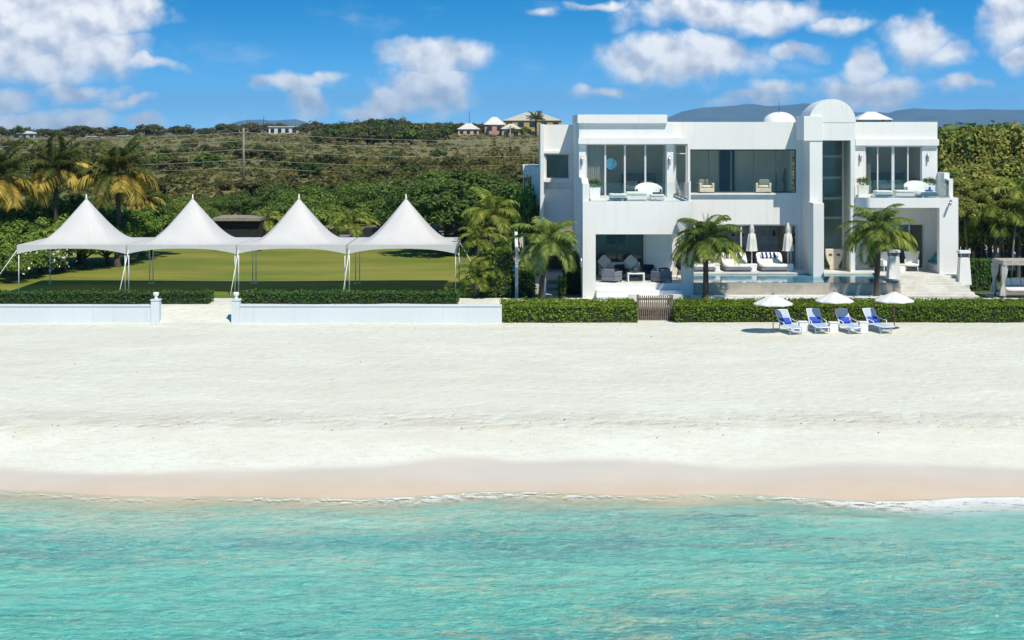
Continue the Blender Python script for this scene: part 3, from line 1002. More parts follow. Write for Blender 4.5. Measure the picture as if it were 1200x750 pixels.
def window(x0, x1, y, z0, z1, mull, fm=M_frame, gm=M_glass, w=0.07, mw=0.06, trans=(), label=None):
    """framed glazing with vertical mullions; the glass is a sub-part"""
    b = vb(); t = 0.09
    b.box(x0, x1, y, y + t, z0, z0 + w); b.box(x0, x1, y, y + t, z1 - w, z1)
    b.box(x0, x0 + w, y + .004, y + t - .004, z0 + w, z1 - w); b.box(x1 - w, x1, y + .004, y + t - .004, z0 + w, z1 - w)
    for mx in mull:
        if isinstance(mx, tuple): mx, ww = mx
        else: ww = mw
        b.box(mx - ww / 2, mx + ww / 2, y + .004, y + t - .004, z0 + w, z1 - w)
    for tz in trans:
        b.box(x0 + w, x1 - w, y + .008, y + t - .008, tz - .03, tz + .03)
    o = b.build('window', fm, villa)
    if label: o['label'] = label
    pb = vb()
    pb.box(x0 + w * .5, x1 - w * .5, y + .035, y + .055, z0 + w * .5, z1 - w * .5)
    po = bpy.data.objects.new('pane', None) if False else pb.build('pane', gm, o)
    return o


def fix_parent_off():
    pass


FC = 90.4     # centre facade plane
FL = 87.6     # upper left bay
FRR = 90.0    # right bay
YT = 88.0     # tower front

# --- left block: portico below, bedroom bay above
b = vb(); b.wall(3.75, 9.63, 83.0, 83.45, -0.1, Z2, [(PX(698, 83), PX(799, 83), 0.90, 3.52)]); b.build('portico_wall', M_white, villa)
b = vb()
b.box(3.75, 4.10, 83.45, 95.4, -0.1, Z2 - .004)
b.box(3.75, 4.10, FL + .35, 95.4, Z2, 9.40)
b.build('side_wall', M_white, villa)
b = vb(); b.box(3.9, 9.5, 83.455, FL + .3, 0.0, 0.90); b.build('portico_floor', M_stone, villa)
b = vb(); b.box(4.105, 9.625, 83.455, FC - .005, 4.80, Z2 - .008); b.box(4.105, 9.625, 83.455, FC - .005, 3.55, 3.70); b.build('balcony_slab', M_white, villa)
bx0, bx1 = PX(698, FL), PX(754, FL)
b = vb(); b.wall(4.105, 8.95, FL, FL + .3, 0.905, 3.545, [(4.30, bx1, .93, 3.45)]); b.build('portico_back_wall', M_white, villa)
window(4.30, bx1, FL + .1, .93, 3.45, [(5.85, .07)], M_darkframe, label='dark framed sliding glass at the back of the left portico')
# upper bay
b = vb(); b.wall(3.75, 9.02, FL, FL + .35, Z2, 9.42, [(4.12, 8.66, Z2 + .03, 8.26)]); b.build('bedroom_wall', M_white, villa)
b = vb(); b.box(3.70, 9.9, FL - .28, FL - .003, 8.262, 8.60); b.box(9.025, 9.9, FL, FC - .002, 8.262, 8.60); b.build('lintel', M_white, villa)
b = vb(); b.box(3.66, 8.66, FL - .22, 95.3, 9.422, 9.90); b.build('roof_cap', M_white, villa)
b = vb(); b.box(4.12, 9.02, FL + .36, 95.2, 9.15, 9.418); b.build('roof', M_white, villa)
window(4.12, 8.66, FL + .12, Z2 + .03, 8.26, [PX(709.5, FL), PX(732.5, FL), PX(756.5, FL)], M_frame, mw=.10)
# balcony parapet, left stub and right post
b = vb(); b.prism_x([(83.1, Z2), (FL, Z2), (FL, 6.42), (84.6, 6.42), (84.0, 6.20), (83.1, 6.20)], 3.752, 4.10); b.build('parapet', M_white, villa)
# glass balustrade
def railing(segs, label=None, post=True):
    pb = vb(); clamps = []
    for (xa, ya, xb, yb) in segs:
        d = Vector((xb - xa, yb - ya, 0)); L = d.length; d.normalize()
        m = Matrix.Rotation(math.atan2(d.y, d.x), 3, 'Z')
        pb.cbox(((xa + xb) / 2, (ya + yb) / 2, Z2 + .50), (L - .03, .018, .92), m)
        n = max(1, round(L / 1.6))
        for k in range(n + 1):
            q = Vector((xa, ya, 0)) + d * (L * k / n)
            clamps.append((q, m))
    o = pb.build('balcony_railing', M_green_glass, villa)
    for q, m in clamps:
        b = vb(); b.cbox((q.x, q.y, Z2 + .06), (.10, .06, .12), m); b.build('clamp', M_steel, o)
    if label: o['label'] = label
    return o


railing([(4.12, 83.12, 9.35, 83.12), (9.35, 83.12, 9.35, FC - .3)], 'glass railing of the left balcony')
b = vb(); b.box(9.36, 9.48, 83.05, 83.2, Z2, 6.33); b.build('railing_post', M_white, villa)

# --- centre block
cw = [(PX(790.5, FC), PX(805.8, FC), PZ(217, FC), PZ(168.5, FC)), (PX(808.8, FC), PX(933, FC), PZ(226, FC), PZ(175, FC)), (PX(815, FC), PX(935, FC), 1.06, PZ(263, FC))]
b = vb(); b.wall(8.70, PX(964, YT) - .004, FC, FC + .35, 0.0, 9.50, [(a, bb, c_, d_) for a, bb, c_, d_ in cw]); b.build('central_wall', M_white, villa)
window(cw[0][0], cw[0][1], FC + .08, cw[0][2], cw[0][3], [], M_frame, w=.10, trans=(PZ(180, FC),), label='narrow tall window with a transom')
window(cw[1][0], cw[1][1], FC + .08, cw[1][2], cw[1][3], [(PX(q, FC), .07) for q in (831, 857, 884, 910)], M_darkframe, label='wide window of five dark framed panes')
b = vb(); b.box(cw[2][0], cw[2][1], FC + .1, FC + .2, cw[2][3] - .08, cw[2][3] - .004); b.box(cw[2][1] - .12, cw[2][1] - .004, FC + .1, FC + .2, 1.07, cw[2][3] - .085); b.box(PX(868, FC), PX(868, FC) + .08, FC + .1, FC + .2, 1.07, cw[2][3] - .085); b.build('sliding_door', M_frame, villa)
b = vb(); b.box(9.03, 16.2, FC + .36, 97, 9.15, 9.48); b.build('roof', M_white, villa)
b = vb(); b.box(9.2, 16.19, FC - .18, FC - .003, PZ(226, FC) - .10, PZ(226, FC) - .01); b.build('window_sill', M_white, villa)

# --- stair tower
tx0, tx1 = PX(942, YT), PX(964, YT)
b = vb(); b.box(tx0, tx1, YT, FC - .002, PZ(165, YT), PZ(136, YT))
b.box(PX(949, YT), tx1, YT + .05, FC - .002, 1.0, PZ(165, YT) - .002); b.build('tower_pier', M_white, villa, bevel=.015)
b = vb(); b.box(PX(953, 86.4), PX(965.6, 86.4), 86.4, 88.0, 0.4, PZ(238, 86.4)); b.build('tower_buttress', M_white, villa, bevel=.015)
gx1 = PX(997, YT + .12)
b = vb(); b.wall(tx1 + .002, 19.30, YT + .12, YT + .45, 0.6, PZ(143, YT), [(tx1 + .003, gx1, 0.7, PZ(164.5, YT))]); b.build('tower_wall', M_white, villa)
vcx, vr, vz = PX(976, YT), 27.5 * YT / F, PZ(143.5, YT)
b = vb()
N = 28
ring = [(vcx + vr * math.cos(math.pi * k / N), vz + vr * math.sin(math.pi * k / N)) for k in range(N + 1)]
rows = [(YT + .10, 1.0), (89.4, 1.0)] + [(89.4 + 5.2 * math.sin(a), math.cos(a)) for a in (0.3, 0.6, 0.9, 1.2, 1.4, 1.55)]
vs = []
for (yy, s) in rows:
    vs += [(vcx + (x - vcx) * s, yy, vz + (z - vz) * s) for x, z in ring]
fs = []
for r in range(len(rows) - 1):
    for k in range(N):
        a = r * (N + 1) + k
        fs.append((a, a + 1, a + N + 2, a + N + 1))
b.add(vs, fs, True)
b.add([(x, YT + .10, z) for x, z in ring], [tuple(range(N + 1))[::-1]])
b.box(vcx - vr, vcx + vr, YT + .46, 94, 9.0, vz - .01)
b.build('barrel_vault', M_white, villa)
# floors seen through the glass slot
o_ = window(tx1 + .006, gx1 - .004, 90.2, 1.06, PZ(164.5, YT) - .003, [], M_frame, M_slot_glass, w=.04)
b = vb(); b.box(gx1 + .01, gx1 + .03, YT + .46, 90.3, 1.06, PZ(164.5, YT)); b.build('side_glass', M_slot_glass, villa)
b = vb(); b.box(tx1 - .05, 19.04, YT + .46, 90.6, PZ(164.5, YT) + .002, PZ(164.5, YT) + .15); b.build('stair_ceiling', M_white, villa)
o_['label'] = 'tall narrow stair window of the tower'
b = vb()
for py in (183.5, 208.5, 232.5, 255.5):
    z = PZ(py, 90.2)
    b.box(tx1 + .02, gx1 - .02, 90.32, 92.5, z - .07, z + .07)
b.build('stair_landing', M_paint, villa)
b = vb(); b.box(tx1 + .02, 20.1, 92.6, 92.8, 1.0, 9.0); b.box(19.62, 19.8, FRR + .36, 92.598, 1.0, 9.0); b.build('stair_back_wall', M_inwhite, villa)

# --- right block
b = vb(); b.wall(20.205, PX(1098.5, FRR), FRR, FRR + .35, 0.0, 9.50, [(PX(1014, FRR), PX(1080.5, FRR), Z2 + .03, PZ(171, FRR)), (PX(1018, FRR), PX(1083, FRR), 1.06, 3.65)])
b.box(19.05, 20.2, FRR + .002, FRR + .35, 0, 9.495); b.box(19.07, 19.298, YT + .455, FRR - .002, 0.6, 9.3); b.build('bedroom_wall', M_white, villa)
b = vb(); b.box(PX(1003, FRR - .2), PX(1100.5, FRR - .2), FRR - .2, FRR - .003, PZ(170.5, FRR) , PZ(163, FRR)); b.build('lintel', M_white, villa)
b = vb(); b.box(PX(1086, FRR), PX(1098.5, FRR), FRR + .36, 98, 0, 9.49); b.box(19.3, PX(1086, FRR) - .002, FRR + .36, 97.9, 9.15, 9.485); b.build('roof', M_white, villa)
window(PX(1014, FRR), PX(1080.5, FRR), FRR + .1, Z2 + .03, PZ(171, FRR), [(PX(1029, FRR), .07), (PX(1047, FRR), .16), (PX(1064.5, FRR), .08)])
window(PX(1018, FRR), PX(1083, FRR), FRR + .1, 1.06, 3.65, [(PX(1043, FRR), .07), (PX(1066, FRR), .07)], M_frame)
# portico of the right block
rx0, rx1 = 19.2, PX(1123, 87)
b = vb()
b.wall(19.9, rx1, 87.0, 87.5, 0.5, Z2, [(19.9, PX(1101, 87), 0.5, PZ(243.5, 87))])
b.build('portico_wall', M_white, villa)
b = vb(); b.box(rx1 - .40, rx1 - .003, 87.505, 92.0, 0.5, Z2 - .004); b.build('side_wall', M_white, villa)
b = vb(); b.box(20.21, rx1 - .41, 87.505, FRR - .004, 4.78, Z2 - .006)
# curved left end of the balcony floor
arc = [(20.2, Z2)] if False else None
n0 = 10
pts = [(20.205, 89.99), (19.302, 89.99), (19.302, 88.12)] + [(19.302 + 0.596 * (k / n0), 88.1 - 1.1 * math.sin(k / n0 * math.pi / 2)) for k in range(1, n0)] + [(19.898, 87.0), (19.898, 87.5), (20.205, 87.5)]
vs = [(x, y, Z2 - .55) for x, y in pts] + [(x, y, Z2 - .002) for x, y in pts]
n = len(pts)
b.add(vs, [tuple(range(n)), tuple(range(2 * n - 1, n - 1, -1))] + [(i, i + n, (i + 1) % n + n, (i + 1) % n) for i in range(n)])
b.build('balcony_slab', M_white, villa)
b = vb(); b.prism_x([(87.9, Z2), (FRR, Z2), (FRR, 6.62), (88.6, 6.62), (88.6, 6.30), (87.9, 6.30)], PX(1098.6, FRR), PX(1098.6, FRR) + .3); b.build('parapet', M_white, villa)
xr = PX(1112, 87.1)
railing([(19.36, 87.95, 20.0, 87.12), (20.0, 87.12, xr, 87.12), (xr, 87.12, xr, 87.9)], 'glass railing of the right balcony')

# --- left wing and annex
WY = 95.6
b = vb()
b.wall(PX(637, WY), 3.749, WY, WY + .35, 0.0, 9.36, [(PX(639, WY), PX(667.5, WY), PZ(210, WY), PZ(180, WY)), (PX(639, WY), 3.74, PZ(221.5, WY), PZ(214, WY)), (PX(639, WY), 3.70, 0.0, 3.3)])
b.box(PX(633, WY), PX(637, WY) - .002, WY - .9, WY + 5, 0, 9.4)
b.build('wing_wall', M_white, villa)
b = vb(); b.box(PX(637, WY), 3.75, WY + .36, WY + 6, 9.0, 9.3); b.build('roof', M_white, villa)
b = vb(); b.box(PX(637, WY), 3.75, WY + .36, WY + 6, 4.3, 4.5); b.build('floor_slab', M_white, villa)
b = vb(); b.box(PX(639, WY), 3.74, WY + .2, WY + .3, PZ(221.5, WY) - .05, PZ(214, WY) + .05); b.build('recess_panel', M_white, villa)
window(PX(639, WY), PX(667.5, WY), WY + .08, PZ(210, WY), PZ(180, WY), [], M_frame, w=.08, label='square window in the shaded left wing')
b = vb(); b.box(PX(636, WY), PX(647, WY), WY - .5, WY - .003, PZ(213, WY), PZ(209.5, WY)); b.build('window_ledge', M_white, villa); b = vb(); b.box(PX(636, WY), 3.748, WY - .15, WY - .003, PZ(180, WY) + .02, PZ(177, WY)); b.build('window_ledge', M_white, villa)
b = vb(); b.wall(PX(613, 100), PX(634, 100), 100, 100.3, 0, PZ(194, 100), [(PX(614, 100), PX(622.5, 100), PZ(228, 100), PZ(208, 100)), (PX(615, 100), PX(622, 100), 0, PZ(238, 100))])
b.box(PX(623.5, 99), PX(632, 99), 98.6, 99.998, 0, PZ(196, 99)); b.box(PX(613, 100), PX(634, 100), 100.302, 104, PZ(194, 100) - .3, PZ(194, 100) - .02); b.build('annex_wall', M_white, villa)
window(PX(614, 100), PX(622.5, 100), 100.05, PZ(228, 100), PZ(208, 100), [], M_darkframe, label='small window of the annex')
b = vb(); b.box(PX(615, 100), PX(622, 100), 100.1, 100.2, 0, PZ(238, 100)); b.build('door', pbr('green_door', (.03, .09, .06), .6), villa)

# --- roof features
def ellipsoid_cap(b, c, rx, ry, rz, n=24, m=7):
    vs = []; fs = []
    for j in range(m + 1):
        t = math.pi / 2 * j / m
        for k in range(n):
            a = 2 * math.pi * k / n
            vs.append((c[0] + rx * math.cos(t) * math.cos(a), c[1] + ry * math.cos(t) * math.sin(a), c[2] + rz * math.sin(t)))
    for j in range(m):
        for k in range(n):
            q = j * n + k; r_ = j * n + (k + 1) % n
            fs.append((q, r_, r_ + n, q + n))
    b.add(vs, fs, True)


b = vb(); dx_ = PX(913.5, 94); ellipsoid_cap(b, (dx_, 94, 9.48), 19 * 94 / F, .97, PZ(131, 94) - 9.48); b.build('roof_dome', M_white, villa)
b = vb(); b.tube([(dx_ - .1, 93.6, 9.4), (dx_ - .1, 93.6, PZ(120, 93.6))], .018, 6); b.build('antenna', M_dark, villa)
b = vb(); pxc, pd = PX(1021, 96), 96.0
hw = 21 * 96 / F
b.add([(pxc - hw, pd - 1.1, PZ(140.2, 96)), (pxc + hw, pd - 1.1, PZ(140.2, 96)), (pxc + hw, pd + 1.1, PZ(140.2, 96)), (pxc - hw, pd + 1.1, PZ(140.2, 96)), (pxc - .25, pd, PZ(131, 96)), (pxc + .25, pd, PZ(131, 96))],
      [(0, 1, 5, 4), (1, 2, 5), (2, 3, 4, 5), (3, 0, 4), (3, 2, 1, 0)])
pav = b.build('roof_pavilion', M_paint, villa)
b = vb()
for q in (-1, 1):
    for r_ in (-1, 1):
        b.box(pxc + q * hw * .85 - .06, pxc + q * hw * .85 + .06, pd + r_ * .9 - .06, pd + r_ * .9 + .06, 9.3, PZ(140.2, 96) - .002)
b.box(pxc - hw * .9, pxc + hw * .9, pd - .5, pd + .6, 9.3, PZ(140.2, 96) - .06)
b.build('pavilion_frame', M_tablewood, pav)

# --- rooms behind the glass
def room(x0, x1, y0, y1, z0, z1, fm=M_infloor, wm=M_inwhite):
    b = vb()
    b.box(x0, x1, y1, y1 + .12, z0, z1)
    b.box(x0 - .12, x0 - .002, y0, y1 + .12, z0, z1); b.box(x1 + .002, x1 + .12, y0, y1 + .12, z0, z1)
    b.box(x0, x1, y0, y1, z1 + .002, z1 + .12)
    b.build('room_wall', wm, villa)
    b = vb(); b.box(x0, x1, y0, y1 - .002, z0 - .15, z0 - .004); b.build('room_floor', fm, villa)


M_indim = pbr('taupe_wall', (0.80, 0.73, 0.62), 0.85, 0.05, 0.8)
room(4.25, 8.85, FL + .36, 92.5, Z2 + .02, 8.55, wm=M_indim)
room(4.25, 8.6, FL + .31, 93.0, 0.92, 3.50, wm=M_indim)
room(9.2, 16.1, FC + .36, 93.6, PZ(226, FC) - .05, 8.3, wm=M_indim)
room(9.2, 16.1, FC + .36, 95.0, 1.05, 3.85, wm=M_indim)
room(20.3, 23.75, FRR + .36, 94.5, Z2 + .02, 8.4, wm=M_indim)
room(20.3, 23.75, FRR + .36, 94.5, 1.05, 3.8, wm=M_indim)
room(2.0, 3.7, WY + .36, 99, 5.0, 8.5, wm=M_indim)

# --- wall lights
for (px, py, d) in ((681.8, 188, FL), (784.5, 188, FL), (1008, 184, FRR), (1087, 184, FRR), (681, 307, 83.0)):
    b = vb(); x = PX(px, d); z = PZ(py, d)
    b.box(x - .06, x + .06, d - .07, d - .002, z - .2, z + .16)
    b.tube([(x, d - .12, z - .26), (x, d - .12, z + .22)], .05, 10)
    b.build('wall_light', M_steel, villa)
b = vb(); b.tube([(PX(1113, 87), 86.93, PZ(236, 87)), (PX(1113, 87), 86.75, PZ(236, 87) - .05)], .05, 8); b.tube([(PX(1113, 87), 86.75, PZ(236, 87) + .05), (PX(1111, 87), 86.6, PZ(240, 87))], .07, 8); b.build('spotlight', M_steel, villa)

# ------------------------------------------------------------------ terrace, pool, steps
ter = empty('terrace', (14, 86, 0), 0, 'pale stone pool terrace in front of the villa', 'terrace'); ter['kind'] = 'structure'
TO = (14, 86, 0)
pool_x0, pool_x1 = 9.66, PX(1041, 84)
b = MB(TO)
b.box(9.64, 24.9, 88.0, 95.2, 0.2, 1.046)
b.box(pool_x1, PX(1135, 86.4), 86.2, 87.998, 0.2, 1.042)
b.build('paving', M_stone, ter)

pool = empty('swimming_pool', (15, 85, 0), 0, 'long blue swimming pool with a stone faced infinity edge', 'pool')
PO = (15, 85, 0)
def pool_stone():
    m, gg, out = base_mat('pool_stone')
    p = gg.node('ShaderNodeBsdfPrincipled')
    pos = gg.node('ShaderNodeNewGeometry').outputs['Position']
    br = gg.node('ShaderNodeTexBrick')
    px_, py_, pz_ = gg.sep(pos)
    gg.put(br.inputs['Vector'], gg.xyz(px_, pz_, 0.0))
    br.inputs['Scale'].default_value = 1.0
    br.inputs['Brick Width'].default_value = 1.1; br.inputs['Row Height'].default_value = 0.42
    br.inputs['Mortar Size'].default_value = 0.008
    br.inputs['Color1'].default_value = (0.44, 0.40, 0.33, 1); br.inputs['Color2'].default_value = (0.34, 0.32, 0.27, 1); br.inputs['Mortar'].default_value = (0.26, 0.24, 0.2, 1)
    c = gg.mix(gg.ramp(gg.noise(pos, 3, 5), .35, .7, 0, .5), br.outputs[0], (0.50, 0.45, 0.36))
    gg.put(p.inputs['Base Color'], c); p.inputs['Roughness'].default_value = .5
    gg.l.new(p.outputs[0], out.inputs[0])
    return m


b = MB(PO); b.box(pool_x0, pool_x1 + .4, 82.95, 83.25, -0.1, 0.95); b.box(pool_x1, pool_x1 + .4, 83.252, 87.996, -0.1, 1.03); b.build('pool_wall', pool_stone(), pool)
b = MB(PO); b.box(pool_x0, pool_x1, 83.26, 87.99, -0.3, -0.2); b.box(pool_x0, pool_x1, 87.93, 87.99, -.2, 1.0); b.build('basin', pbr('pool_tile', (0.16, 0.36, 0.44), .3, .1, 2), pool)
b = MB(PO); b.box(pool_x0 - .2, pool_x1 + .4, 82.2, 82.94, -0.05, 0.32); b.build('catch_channel', M_paint, pool)
m, gg, out = base_mat('pool_water')
p = gg.node('ShaderNodeBsdfPrincipled')
pos = gg.node('ShaderNodeNewGeometry').outputs['Position']
gg.put(p.inputs['Base Color'], gg.mix(gg.ramp(gg.noise(pos, .5, 4), .35, .65), (0.05, 0.20, 0.29), (0.10, 0.32, 0.38)))
p.inputs['Roughness'].default_value = 0.04; p.inputs['IOR'].default_value = 1.33
gg.put(p.inputs['Normal'], gg.bump(gg.noise(pos, 1.6, 3), .2, .05))
gg.l.new(p.outputs[0], out.inputs[0])
b = MB(PO); b.add([(pool_x0, 82.96, .962), (pool_x1 - .004, 82.96, .962), (pool_x1 - .004, 87.92, .962), (pool_x0, 87.92, .962)], [(0, 1, 2, 3)]); b.build('water', m, pool)
b = MB(PO); b.box(pool_x0, pool_x1 + .4, 87.6, 87.925, .97, 1.06); b.box(pool_x1 + .002, pool_x1 + .42, 83.0, 87.595, 1.032, 1.075); b.build('coping', M_stone, pool)

# steps on the right
sx0, sx1 = PX(1050, 84), PX(1147, 84)
st = empty('garden_steps', ((sx0 + sx1) / 2, 84, 0), 0, 'flight of wide pale stone steps right of the pool', 'steps')
b = MB(st.location)
for k in range(7):
    b.box(sx0 - 0.0 + k * .012, sx1 - k * .13, 83.9 + k * .36, 86.6 - .001 * k, 0.15 * k, 0.15 * k + .148)
b.build('treads', M_stone, st, bevel=.012)
b = MB(st.location); b.box(sx0 - .35, sx0 - .004, 83.8, 86.2, 0, .95); b.build('side_block', pool_stone(), st)
# portico steps on the left
ps_ = empty('porch_steps', (6.7, 82.5, 0), 0, 'low white steps leading up into the left portico', 'steps')
b = MB(ps_.location)
b.box(4.45, 8.98, 82.5, 82.997, 0, .60); b.box(4.45, 8.98, 82.05, 82.499, 0, .30)
b.build('treads', M_paint, ps_, bevel=.012)

# ------------------------------------------------------------------ sea walls
M_seawall = stucco('pale_blue_wall', (0.63, 0.68, 0.715))


def urn(b, c):
    b.lathe(c, [(0.0, 0), (.10, 0), (.10, .05), (.06, .08), (.06, .12), (.13, .20), (.15, .30), (.12, .34), (0, .35)], 16)


def sea_wall(px0, px1, pillar_left, label):
    d = 78.0
    r = empty('sea_wall', (PX((px0 + px1) / 2, d), d, -.6), 0, label, 'wall')
    xa, xb = PX(px0, d), PX(px1, d)
    b = MB(r.location); b.box(xa, xb, d, d + .35, -.8, .27); b.build('wall', M_seawall, r)
    b = MB(r.location); b.box(xa, xb, d - .04, d + .39, .272, .33); b.build('coping', M_seawall, r)
    xp = xb + .21 if not pillar_left else xa - .21
    b = MB(r.location); b.box(xp - .205, xp + .205, d - .05, d + .42, -.8, .56); b.box(xp - .24, xp + .24, d - .085, d + .455, .562, .61)
    pl = b.build('pillar', M_seawall, r)
    b = MB(r.location); urn(b, (xp, d + .18, .612)); b.build('finial', M_paint, pl)
    return r


sea_wall(-60, 177, False, 'low white sea wall ending in a pillar with a finial, leftmost in the photo')
sea_wall(281, 588, True, 'low white sea wall between the sandy opening and the clipped hedge')

rng = np.random.default_rng(404)
n = 320
px_ = rng.uniform(-20, 1220, n); dd = np.where(rng.uniform(size=n) < .5, rng.normal(53.4, .9, n), np.where(rng.uniform(size=n) < .5, rng.uniform(54, 77, n), 77.6 - np.abs(rng.normal(0, .8, n))))
xx = (px_ - 600) * dd / F
P = np.stack([xx, dd, beach_z(xx, dd) + .02], -1)
o = link('driftweed', mesh_np('driftweed', leaf_verts(P, 0.065, rng, None, 2.5, .45, .8), quads(n)), pbr('dry_weed', (.16, .125, .075), .9, .3, 3))
tag(o, 'small scraps of dry weed and driftwood scattered over the sand', 'driftweed', kind='stuff')

# hedges
hedge('low green hedge behind the left sea wall under the first marquee', PX(-30, 80.6), PX(246, 80.6), 80.4, 81.7, 0.1, 0.72, .11, 240, 3, M_lowhedge)
hedge('low green hedge behind the middle sea wall under the marquees', PX(280, 80.6), PX(537, 80.6), 80.4, 81.7, 0.1, 0.72, .11, 240, 4, M_lowhedge)
hedge('clipped green hedge at the beach edge left of the wooden gate', PX(586.5, 78.2), PX(748, 78.2), 78.25, 81.6, -.64, .27, .11, 330, 5)
hedge('long clipped green hedge at the beach edge right of the wooden gate', PX(790, 78.2), PX(1260, 78.2), 78.25, 81.6, -.62, .30, .11, 330, 6)

# wooden gate
gt = empty('garden_gate', (PX(768, 79), 79.2, -.6), 0, 'weathered grey wooden slatted gate between two clipped hedges', 'gate')
b = MB(gt.location)
xa, xb = PX(749, 79.2), PX(786, 79.2)
n = 15
for k in range(n):
    x = xa + (xb - xa) * (k + .5) / n
    b.box(x - .033, x + .033, 79.2, 79.24, -.62, .68)
b.build('slats', M_wood, gt)
for z in (-.45, .45):
    b = MB(gt.location); b.box(xa, xb, 79.242, 79.29, z, z + .09); b.build('rail', M_wood, gt)
for x in (xb + .01, xa - .12):
    b = MB(gt.location); b.box(x, x + .11, 79.15, 79.3, -.75, .72); b.build('post', M_wood, gt)
pathw = MB(); pathw.box(xa - .1, xb + .1, 79.4, 82.04, -.05, .03)
tag(pathw.build('path', M_pave, None), 'short paved path behind the wooden gate', 'path', kind='structure')
b = MB((PX(742, 82), 81.9, 0)); b.box(PX(736, 81.9), PX(750, 81.9), 81.75, 81.95, 0, .46)
o = b.build('garden_wall', M_white, None, loc=(PX(742, 82), 81.9, 0)); tag(o, 'small low white wall behind the hedge left of the gate', 'wall')
b = MB((PX(794, 82), 81.9, 0)); b.box(PX(786, 81.9), PX(800, 81.9), 81.75, 81.95, 0, .46)
o = b.build('garden_wall', M_white, None, loc=(PX(794, 82), 81.9, 0)); tag(o, 'small low white wall behind the hedge right of the gate', 'wall')

# ------------------------------------------------------------------ marquees
W = 6.0
def tent_proto():
    r = empty('marquee', (0, 0, 0))
    H0, H1 = 2.70, 5.15
    n = 48
    vs = []; fs = []
    for j in range(n + 1):
        for i in range(n + 1):
            u = -1 + 2 * i / n; v = -1 + 2 * j / n
            a = max(abs(u), abs(v)); q = (abs(u) ** 2.6 + abs(v) ** 2.6) ** (1 / 2.6)
            t = a * a * a + (1 - a * a * a) * min(q, 1.0) if a < 1 else 1
            t = min(1, t)
            h = (1 - t) ** 1.52
            # ridges run to the corners, panels sag between them
            diag = 1 - abs(abs(u) - abs(v)) / max(a, 1e-3)
            h += 0.06 * diag ** 4 * t * (1 - t) * 2
            vs.append((u * W / 2, v * W / 2, H0 + (H1 - H0) * h))
    for j in range(n):
        for i in range(n):
            a = j * (n + 1) + i
            fs.append((a, a + 1, a + n + 2, a + n + 1))
    b = MB(); b.add(vs, fs, True); b.build('canopy', M_tent, r)
    # scalloped valance
    b = MB()
    m = 28
    for side in range(4):
        vs = []; fs = []
        for i in range(m + 1):
            s = -1 + 2 * i / m
            drop = 0.20 + 0.30 * abs(s) ** 2.6
            x, y = {0: (s, -1), 1: (1, s), 2: (-s, 1), 3: (-1, -s)}[side]
            vs.append((x * W / 2 * 1.001, y * W / 2 * 1.001, H0 - .002))
            vs.append((x * W / 2 * 1.001, y * W / 2 * 1.001, H0 - drop))
        for i in range(m):
            fs.append((2 * i, 2 * i + 1, 2 * i + 3, 2 * i + 2))
        b.add(vs, fs, True)
    b.build('valance', M_tent, r)
    for sx_ in (-1, 1):
        for sy_ in (-1, 1):
            b = MB(); x, y = sx_ * (W / 2 - .08), sy_ * (W / 2 - .08)
            b.tube([(x, y, 0.0), (x, y, H0 - .03)], .028, 8); b.box(x - .09, x + .09, y - .09, y + .09, 0, .02)
            b.build('leg', M_paint, r)
    b = MB(); b.tube([(0, 0, H1 - .12), (0, 0, H1 + .05), (0, 0, H1 + .22)], [.07, .05, .02], 8); b.build('finial', M_paint, r)
    b = MB(); b.tube([(-2.92, -2.99, H0 - .30), (-3.14, -4.25, 0.03)], .026, 6); b.build('strap', M_paint, r)
    return r


TD = 89.0
tent0 = tent_proto()
tlabels = ['white peaked marquee at the end beside the leafy shrubs, leftmost of the four', 'white peaked marquee second from the left, its peak left of the wooden utility pole',
           'white peaked marquee second from the villa, between two other marquees', 'white peaked marquee nearest the villa with guy ropes on its open side']
xt = [PX(82, 86) , PX(208.5, 86), PX(336, 86), PX(470, 86)]
xt = [-24.18, -18.14, -12.10, -6.02]
for i in range(4):
    t = tent0 if i == 0 else copy_tree(tent0)
    t.location = (xt[i], TD, 0.03)
    tag(t, tlabels[i], 'marquee', 'white peaked marquees on the lawn')
last = t
for (ya, ze, xe, ye) in ((-2.95, 2.35, 4.2, -3.6), (2.95, 2.35, 4.3, 3.6)):
    b = MB(); b.tube([(2.99, ya, ze), (xe, ye, 0.0)], .022, 6); b.build('strap', M_paint, last)
for ch in list(tent0.children):
    if ch.name.startswith('strap'): bpy.data.objects.remove(ch)
b = MB(); b.tube([(-2.99, -2.95, 2.45), (-4.6, -3.4, 0.0)], .020, 6); b.build('strap', M_paint, tent0)

# ------------------------------------------------------------------ palms in front of the villa
def palm(label, x, y, z0, pts, r0, r1, crown, name='palm_tree', cat='palm tree', group=None, mat=None, extra=()):
    r = empty(name, (x, y, z0), 0, label, cat, group)
    b = palm_trunk(MB(), pts, r0, r1); b.build('trunk', M_palmbark, r)
    c = link('crown', crown, mat or M_palm, r); c.location = pts[-1]
    for (nm, me, mt, loc) in extra:
        o = link(nm, me, mt, r); o.location = loc
    return r


def spear(seed, n, L, mat):
    return palm_crown('new_fronds', seed, n, L, .35, (1.2, 1.5), .3, .1, .04, 20)


